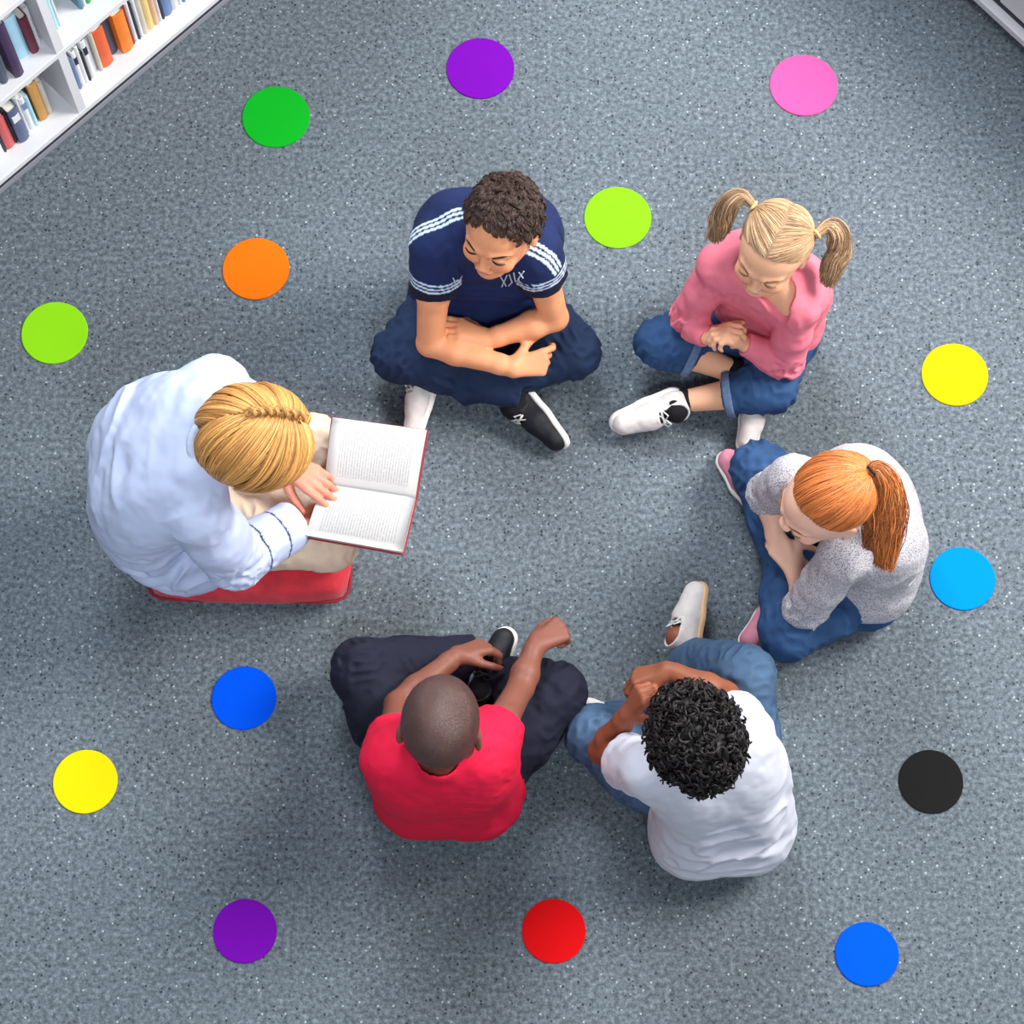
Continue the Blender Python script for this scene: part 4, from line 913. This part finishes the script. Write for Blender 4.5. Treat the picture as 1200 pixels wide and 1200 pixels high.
def build_curly():
    ps = Pose(dict(hipL=(805, 945, .10), hipR=(866, 940, .10), pel=(846, 966, .11), mid=(844, 920, .27), nb=(822, 884, .44), shL=(760, 903, .42), shR=(872, 862, .42),
        elL=(706, 880, .22), wrL=(736, 838, .37), elR=(850, 815, .25), wrR=(782, 786, .25), knL=(700, 862, .12), knR=(872, 792, .20), anL=(770, 850, .06), anR=(812, 778, .06)), 1.0, .94, .78)
    org = P(800, 920, 0); t = thing('person', org, 'boy with curly black hair in a white T-shirt, seen from behind, one hand raised', 'person', 'people sitting in a circle on the carpet')
    h = Head(P(815, 872, .545), (-.30, .80, -.5), 1.02)
    skin = L3(140, 82, 58)
    L_ = dict(wr=ps.J['wrL'], f=P(758, 806, .45) - ps.J['wrL'], n=(.75, .25, .1), side='L', size=.145, curls=[(20, 70, 40), (40, 75, 45), (55, 80, 50), (60, 80, 50)], thumb=(.7, 25, 25))
    R_ = dict(wr=ps.J['wrR'], f=P(738, 795, .23) - ps.J['wrR'], n=(0, -.55, -.7), side='R', size=.145, curls=CURL['half'], thumb=(.5, 15, 10))
    skin_body(ps, h, t, org, M['dark_skin'], skin, [R_, L_], tints=[head_tint(h, skin, L3(130, 70, 62))], arm_r=1.05, feet=[('R', P(812, 770, .05), P(822, 690, .04), (-.72, 0, .45), .172), ('L', P(738, 852, .03), P(676, 835, .015), (0, 0, 1), .18)])
    eyes(h, t, org, L3(40, 24, 16), M['dark_brow'], M)
    nb = ps.J['nb']
    shirt(ps, t, org, M['white_cotton'], 't_shirt', {'L': .42, 'R': .42}, neck=(nb + [0, 0, .012], h.w([0, -.02, -.06]), .048, .052), off_top=.012, off_waist=.02, seed=13, flare=.012, hem=-.10, ks=.014,
          mods=[folds(ps.sp(.35) + [.06, -.05, .0], .2, (1, .25, .1), .008, .034, 8), folds(ps.sp(.0) + [-.02, -.1, .05], .16, (1, .3, 0), .006, .026, 2)])
    trousers(ps, t, org, M['jeans_faded'], wide=1.1)
    shoe(P(812, 770, .05), P(822, 690, .04), (-.72, 0, .45), .172, t, org, M['white_shoe'], M['sole_tan'], M['lace_white'], wid=1.1)
    shoe(P(738, 852, .03), P(676, 835, .015), (0, 0, 1), .18, t, org, M['white_shoe'], M['sole_white'], M['lace_white'])
    base = L3(30, 24, 24); line = ([0, 35, 60, 85, 105, 140, 180], [34, 32, 20, 4, -8, -34, -44])
    nC, per = 520, 9; d = scalp_pts(h, nC, line); root = h.surf(d, .004); Mp = 16; T = np.linspace(0, 1, Mp)
    tg = np.cross(d, RS.randn(nC, 3)); tg /= np.linalg.norm(tg, axis=1)[:, None]; b2 = np.cross(d, tg); ax = d * .6 + tg * .75
    ln = RS.uniform(.018, .03, nC); cr = RS.uniform(.006, .0105, nC); ph = RS.rand(nC) * 6.28; turns = RS.uniform(1.1, 1.9, nC) * 6.28
    A = np.cross(ax, RS.randn(nC, 3)); A /= np.linalg.norm(A, axis=1)[:, None]; B = np.cross(ax, A); B /= np.linalg.norm(B, axis=1)[:, None]
    Ss = []
    for k in range(per):
        p = ph + k * .13; r = cr * (1 + .1 * RS.randn(nC))
        S = root[:, None] + ax[:, None] * (ln[:, None] * T)[..., None] + A[:, None] * (r[:, None] * np.cos(turns[:, None] * T + p[:, None]) * np.minimum(T * 3, 1))[..., None] + B[:, None] * (r[:, None] * np.sin(turns[:, None] * T + p[:, None]) * np.minimum(T * 3, 1))[..., None]
        Ss.append(h.w(S))
    S = np.concatenate(Ss)
    hair_mesh('hair', [(S, .0013, base * .8, .4, .7)], hair_cap(h, .005, base * .25, line=line, lump=.003, per=.018, seed=5), M['hair'], t, org)

def build_red():
    ps = Pose(dict(hipL=(492, 918, .10), hipR=(556, 918, .10), pel=(525, 926, .11), mid=(520, 902, .27), nb=(514, 882, .44), shL=(458, 890, .42), shR=(568, 882, .42),
        elL=(466, 826, .24), wrL=(535, 768, .19), elR=(610, 806, .27), wrR=(627, 756, .25), knL=(424, 785, .14), knR=(650, 812, .14), anL=(545, 775, .06), anR=(585, 800, .08)), 1.0, 1.0, .9)
    org = P(530, 870, 0); t = thing('person', org, 'boy with a shaved head in a crimson T-shirt and navy jeans, seen from behind', 'person', 'people sitting in a circle on the carpet')
    h = Head(P(516, 853, .545), (.08, .84, -.50), .99)
    skin = L3(122, 74, 60)
    L_ = dict(wr=ps.J['wrL'], f=P(566, 758, .17) - ps.J['wrL'], n=(.25, -.5, -.7), side='L', size=.145, curls=CURL['half'], thumb=(.5, 15, 10))
    R_ = dict(wr=ps.J['wrR'], f=P(650, 742, .24) - ps.J['wrR'], n=(.15, -.1, -1), side='R', size=.15, curls=CURL['fist'], thumb=(.5, 20, 15))
    skin_body(ps, h, t, org, M['dark_skin'], skin, [R_, L_], tints=[head_tint(h, skin, L3(110, 62, 58))], arm_r=1.0)
    eyes(h, t, org, L3(30, 18, 14), M['dark_brow'], M)
    nb = ps.J['nb']
    shirt(ps, t, org, M['red_cotton'], 't_shirt', {'L': .34, 'R': .34}, neck=(nb + [0, .02, .045], h.w([0, -.02, -.06]), .034, .042), extra=lambda F: F.cone(nb, nb + unit(h.w([0, -.02, -.06]) - nb) * .05 + [0, -.012, 0], .052, .045, .02), off_top=.012, off_waist=.014, seed=21, flare=.010, hem=-.08, ks=.014,
          mods=[folds(ps.sp(.1) + [.09, -.03, -.02], .15, (.3, .4, 1), .008, .03, 8), folds(ps.sp(.75) + [0.05, -.05, .0], .1, (.4, -1, 0), .004, .02, 2)])
    trousers(ps, t, org, M['jeans_black'], wide=1.12)
    sock(P(560, 818, .09), P(545, 850, .10), .027, t, org, M['sock_black'], ln=.03, to=(P(568, 830, .06), P(592, 748, .09), (-.3, 0, 1)))
    shoe(P(568, 830, .06), P(592, 748, .09), (-.3, 0, 1), .185, t, org, M['black_shoe'], M['sole_white'], M['lace_black'])
    shoe(P(606, 842, .05), P(543, 786, .055), (.3, 0, 1), .18, t, org, mat('pale_blue_canvas', lin(150, 175, 205), .7), M['sole_white'], M['lace_black'])
    base = L3(76, 50, 44); line = ([0, 35, 60, 85, 105, 140, 180], [38, 36, 24, 6, -8, -36, -46])
    d = scalp_pts(h, 5000, line); T = np.linspace(0, 1, 3); S = h.w(h.surf(d, .001)[:, None] + (d + RS.randn(5000, 3) * .35)[:, None] * (T * .0022)[None, :, None])
    hair_mesh('hair', [(S[:900], .0003, base * .9, .2, .6)], hair_cap(h, .0018, base, line=line, var=.15), mat('shaved_hair', None, .36, .5, 700, attr=True, spec=.6), t, org)

def build_adult():
    ps = Pose(dict(hipL=(205, 555, .20), hipR=(216, 612, .20), pel=(204, 598, .21), mid=(166, 560, .42), nb=(236, 512, .63), shL=(252, 455, .60), shR=(230, 598, .56),
        elL=(300, 500, .36), wrL=(330, 541, .315), elR=(275, 655, .33), wrR=(348, 612, .25), knL=(368, 520, .20), knR=(385, 635, .175), anL=(310, 610, .16), anR=(325, 565, .15)), 1.12, .97, .92)
    org = P(200, 640, 0); t = thing('person', org, 'adult with blond bobbed hair in a light blue shirt, reading from an open book', 'person', 'people sitting in a circle on the carpet')
    h = Head(P(296, 515, .735), (.78, .05, -.62), 1.08)
    skin = L3(214, 132, 108)
    L_ = dict(wr=ps.J['wrL'], f=P(398, 580, .315) - ps.J['wrL'], n=(.1, -.1, -1), side='L', size=.168, curls=[(12, 18, 10), (12, 20, 12), (18, 26, 16), (26, 32, 20)], thumb=(.6, 15, 10))
    R_ = dict(wr=ps.J['wrR'], f=P(385, 600, .235) - ps.J['wrR'], n=(-.1, .2, 1), side='R', size=.16, curls=CURL['flat'], thumb=(.7, 15, 10))
    skin_body(ps, h, t, org, M['skin'], skin, [R_, L_], neck_r=.039, tints=[head_tint(h, skin, L3(200, 110, 104))], arm_r=.95, legs=True, zmin=.108)
    eyes(h, t, org, L3(70, 90, 100), M['fair_brow'], M)
    lb = L3(184, 194, 222); nv = L3(40, 50, 90); nb = ps.J['nb']
    def colr(V):
        c = np.tile(lb, (len(V), 1)); J = ps.J
        el, wr = J['elR'], J['wrR']; d = unit(wr - el); L = np.linalg.norm(wr - el); s = (V - el) @ d; rr = np.linalg.norm((V - el) - s[:, None] * d, axis=1)
        for f in (.28, .62): c[(rr < .075) & (np.abs(s - L * f) < .0024)] = nv
        return c
    so, _ = shirt(ps, t, org, M['light_blue_cotton'], 'shirt', {'L': 1.5, 'R': 1.88}, neck=(nb + [0.02, 0, .02], h.w([0, -.02, -.06]), .030, .042), off_top=.014, off_waist=.022, seed=31, hem=-.08, zmin=.106, ks=.02, colfn=colr, tarm=1.35, loose=1.4,
          mods=[folds(ps.sp(.55) + [-.02, .05, .08], .26, (.3, 1, .1), .008, .04, 8), folds(ps.sp(.2) + [.06, -.12, .0], .2, (.5, 1, .2), .009, .032, 5)])
    F = Fld(); nk = h.w([0, -.02, -.06]); n = unit(nk - nb); a = unit(np.cross(n, [0, 1, 0])); b2 = np.cross(n, a); c = nb + n * .058
    F.chain([c + (.052 - n * .25 * 0) * (math.cos(x) * a + math.sin(x) * b2) for x in np.linspace(0, 2 * math.pi, 25)], [.011] * 25, .005); V, Q = F.mesh(.003); link_mesh('collar', relax(V, Q, 2), Q, mat('pale_blue_collar', lin(200, 212, 236), .85), so, org)
    trousers(ps, t, org, M['beige'], 'trousers', off=.010, wide=1.0, foldamp=.005, zmin=.106)
    base = L3(210, 152, 86); line = ([0, 35, 60, 85, 105, 140, 180], [46, 42, 24, 4, -8, -36, -46])
    d0 = scalp_pts(h, 7000, line); sg = np.where(d0[:, 0] + RS.randn(7000) * .02 > 0.10, 1, -1)
    pr = d0.copy(); pr[:, 0] = pr[:, 0] * .35 + .06                       # combed from the parting
    dest = np.stack([sg * (.80 + .2 * RS.rand(7000)) * np.where(d0[:, 1] < -.5, .6, 1), d0[:, 1] * 1.15 - .05, -.55 - .25 * RS.rand(7000) - .5 * (d0[:, 1] < -.4)], 1)
    T = np.linspace(0, 1, 14); D = slerp_dirs(pr, dest, T); lay = RS.rand(7000) ** .5
    o = (.004 + .022 * T[None]) * (.4 + .6 * lay[:, None]) + .006 * np.sin(T[None] * 2.6) * lay[:, None]
    S = h.w(h.surf(D, o)); K = 420; ci = np.argmax(pr @ pr[:K].T + 0.3 * dest @ dest[:K].T / 1.5, 1); S = S * (1 - .42 * T[None, :, None]) + S[:K][ci] * (.42 * T[None, :, None])
    # twisted strand pinned along the parting
    tw = []
    for k in range(160):
        u = np.linspace(0, 1, 22); dd = np.stack([.06 + .02 * np.sin(u * 3), -.72 + 1.0 * u, .92 - .35 * np.abs(u - .3)], 1); rr = .006 * math.sqrt(RS.rand()); ph = (k % 2) * math.pi + RS.rand() * 1.2
        c_ = h.surf(dd, .016); X = np.array([1.0, 0, 0]); Y = unit(np.array([0, .4, .9])); c_ = c_ + (X[None] * np.cos(u * 22 + ph)[:, None] + Y[None] * np.sin(u * 22 + ph)[:, None]) * (rr + .003); tw.append(h.w(c_))
    hair_mesh('hair', [(S, .0013, base, .34, .6), (np.array(tw), .0012, base * .75, .3, .8)], hair_cap(h, .003, base * .45, line=line), M['hair'], t, org)
for fn in (build_boy, build_girl, build_pony, build_curly, build_red, build_adult):
    fn()

# ------------------------------------------------------------------ cushion
def cushion():
    c = (P(295, 716, 0) * [1, 1, 0]) + np.array([0.0, .19, 0]); hw, hd, T = .232, .185, .062; V = []; F = []; n = 48
    rot = math.radians(-1)
    for side in (1, -1):
        for i in range(n + 1):
            for j in range(n + 1):
                u = -1 + 2 * i / n; v = -1 + 2 * j / n; e = max(abs(u), abs(v)); x = u * (1 - .05 * (1 - abs(v)) * 0) * hw; y = v * hd
                k = 1 - .10 * (abs(u) * abs(v)) ** 3; x *= k; y *= k
                z = T * (max(0, 1 - abs(u) ** 7)) ** .33 * (max(0, 1 - abs(v) ** 7)) ** .33
                V.append((x, y, side * z))
    m = (n + 1) ** 2
    for s in (0, 1):
        for i in range(n):
            for j in range(n):
                a = s * m + i * (n + 1) + j; q = (a, a + n + 1, a + n + 2, a + 1); F.append(q if s == 0 else q[::-1])
    V = np.array(V); V[:, 2] += .004 * (vnoise(V / .03 + 5) - .5) * (np.abs(V[:, 2]) > .01)
    V[:, 2] = np.where(V[:, 2] < 0, V[:, 2] * .75, V[:, 2]); V[:, 2] -= V[:, 2].min() - .001
    R = np.array([[math.cos(rot), -math.sin(rot), 0], [math.sin(rot), math.cos(rot), 0], [0, 0, 1]]); V = V @ R.T + c
    o = thing('cushion', c, 'flat red cushion under the adult in the light blue shirt', 'cushion')
    red = mat('red_velvet', lin(196, 44, 56), .75, .35, 120, var=.22, vscale=22, sheen=.25)
    link_mesh('cushion_pad', V, F, red, o, c)
    mb = MB(); zz = .0485; pts = []
    for a in np.linspace(0, 2 * math.pi, 97):
        ca, sa = math.cos(a), math.sin(a); q = (abs(ca) ** 12 + abs(sa) ** 12) ** (-1 / 12); pts.append(np.array([ca * q * hw * .975, sa * q * hd * .975, zz]) @ R.T + c)
    mb.tube(pts, .0035, 6); mb.build('piping', mat('dark_red_piping', lin(140, 24, 38), .7), o, c, True)
cushion()

# ------------------------------------------------------------------ open book
def open_book():
    z = .285
    TL, TR, BR, BL = P(390, 490, z + .02), P(500, 505, z + .02), P(472, 648, z + .0), P(358, 628, z + .0)
    GL, GR = P(381, 568, z - .006), P(487, 584, z - .006)
    ctr = (GL + GR) / 2; t = thing('open_book', ctr, 'large open hardback book with red cover, lying across the lap of the adult reader', 'book')
    up = np.array([0, 0, 1.0])
    cov = mat('red_book_cover', lin(150, 44, 54), .5)
    pm, tt, bb = nt('printed_page'); N = tt.nodes; K = tt.links
    bb.inputs['Roughness'].default_value = .8
    uv = N.new('ShaderNodeUVMap'); sp = N.new('ShaderNodeSeparateXYZ'); K.new(uv.outputs[0], sp.inputs[0])
    def mth(op, a, b=None):
        x = N.new('ShaderNodeMath'); x.operation = op
        for i, q in enumerate((a, b)):
            if q is None: continue
            if isinstance(q, (int, float)): x.inputs[i].default_value = q
            else: K.new(q, x.inputs[i])
        return x.outputs[0]
    ln = mth('LESS_THAN', mth('FRACT', mth('MULTIPLY', sp.outputs[0], 34)), .5)
    no = N.new('ShaderNodeTexNoise'); no.inputs['Scale'].default_value = 1; no.inputs['Detail'].default_value = 2
    cb = N.new('ShaderNodeCombineXYZ'); K.new(mth('MULTIPLY', mth('FLOOR', mth('MULTIPLY', sp.outputs[0], 34)), 5.3), cb.inputs[0]); K.new(mth('MULTIPLY', sp.outputs[1], 60), cb.inputs[1]); K.new(cb.outputs[0], no.inputs['Vector'])
    wd = mth('GREATER_THAN', no.outputs[0], .42)
    msk = mth('MULTIPLY', mth('MULTIPLY', mth('GREATER_THAN', sp.outputs[0], .12), mth('LESS_THAN', sp.outputs[0], .9)), mth('MULTIPLY', mth('GREATER_THAN', sp.outputs[1], .12), mth('LESS_THAN', sp.outputs[1], .88)))
    ink = mth('MULTIPLY', mth('MULTIPLY', ln, wd), msk)
    mx = N.new('ShaderNodeMix'); mx.data_type = 'RGBA'; K.new(mth('MULTIPLY', ink, .45), mx.inputs[0]); mx.inputs[6].default_value = lin(184, 181, 178); mx.inputs[7].default_value = lin(120, 120, 122); K.new(mx.outputs[2], bb.inputs['Base Color'])
    for (a0, a1, b0, b1, sgn) in ((GL, GR, TL, TR, 1), (GL, GR, BL, BR, -1)):
        nU, nV = 8, 24; V = []; F = []; UV = []
        for i in range(nU + 1):
            for j in range(nV + 1):
                u = i / nU; v = j / nV; g = a0 * (1 - u) + a1 * u; e = b0 * (1 - u) + b1 * u; p = g * (1 - v) + e * v + up * (.016 * math.sin(math.pi * min(v * 1.1, 1)) ** .8 + .006); V.append(p); UV.append((u, v))
        n1 = len(V)
        for i in range(nU + 1):
            for j in range(nV + 1):
                u = i / nU; v = j / nV; g = a0 * (1 - u) + a1 * u; e = b0 * (1 - u) + b1 * u; V.append(g * (1 - v) + e * v - up * .003)
        W_ = nV + 1
        for i in range(nU):
            for j in range(nV):
                a = i * W_ + j; q = (a, a + W_, a + W_ + 1, a + 1); q2 = tuple(x + n1 for x in q)
                F.append(q if sgn > 0 else q[::-1]); F.append(q2[::-1] if sgn > 0 else q2)
        rim = [i * W_ for i in range(nU + 1)] + [nU * W_ + j for j in range(1, nV + 1)] + [i * W_ + nV for i in range(nU - 1, -1, -1)] + [j for j in range(nV - 1, -1, -1)]
        for k in range(len(rim) - 1): q = (rim[k], rim[k] + n1, rim[k + 1] + n1, rim[k + 1]); F.append(q)
        o = link_mesh('pages', V, F, pm, t, ctr, True)
        ul = o.data.uv_layers.new(name='UVMap'); UV2 = UV + [(0, 0)] * n1
        for l in o.data.loops: ul.data[l.index].uv = UV2[l.vertex_index]
        out = unit(b0 - a0); al = unit(a1 - a0); c0 = a0 - al * .004; c1 = a1 + al * .004; d0 = b0 + out * .004 - al * .004; d1 = b1 + out * .004 + al * .004
        mb = MB(); vv = [c0 - up * .0035, c1 - up * .0035, d1 - up * .0035, d0 - up * .0035]; vv += [x - up * .003 for x in vv]
        mb.raw(vv, [(0, 1, 2, 3), (7, 6, 5, 4), (0, 4, 5, 1), (1, 5, 6, 2), (2, 6, 7, 3), (3, 7, 4, 0)]); mb.build('cover', cov, t, ctr)
open_book()
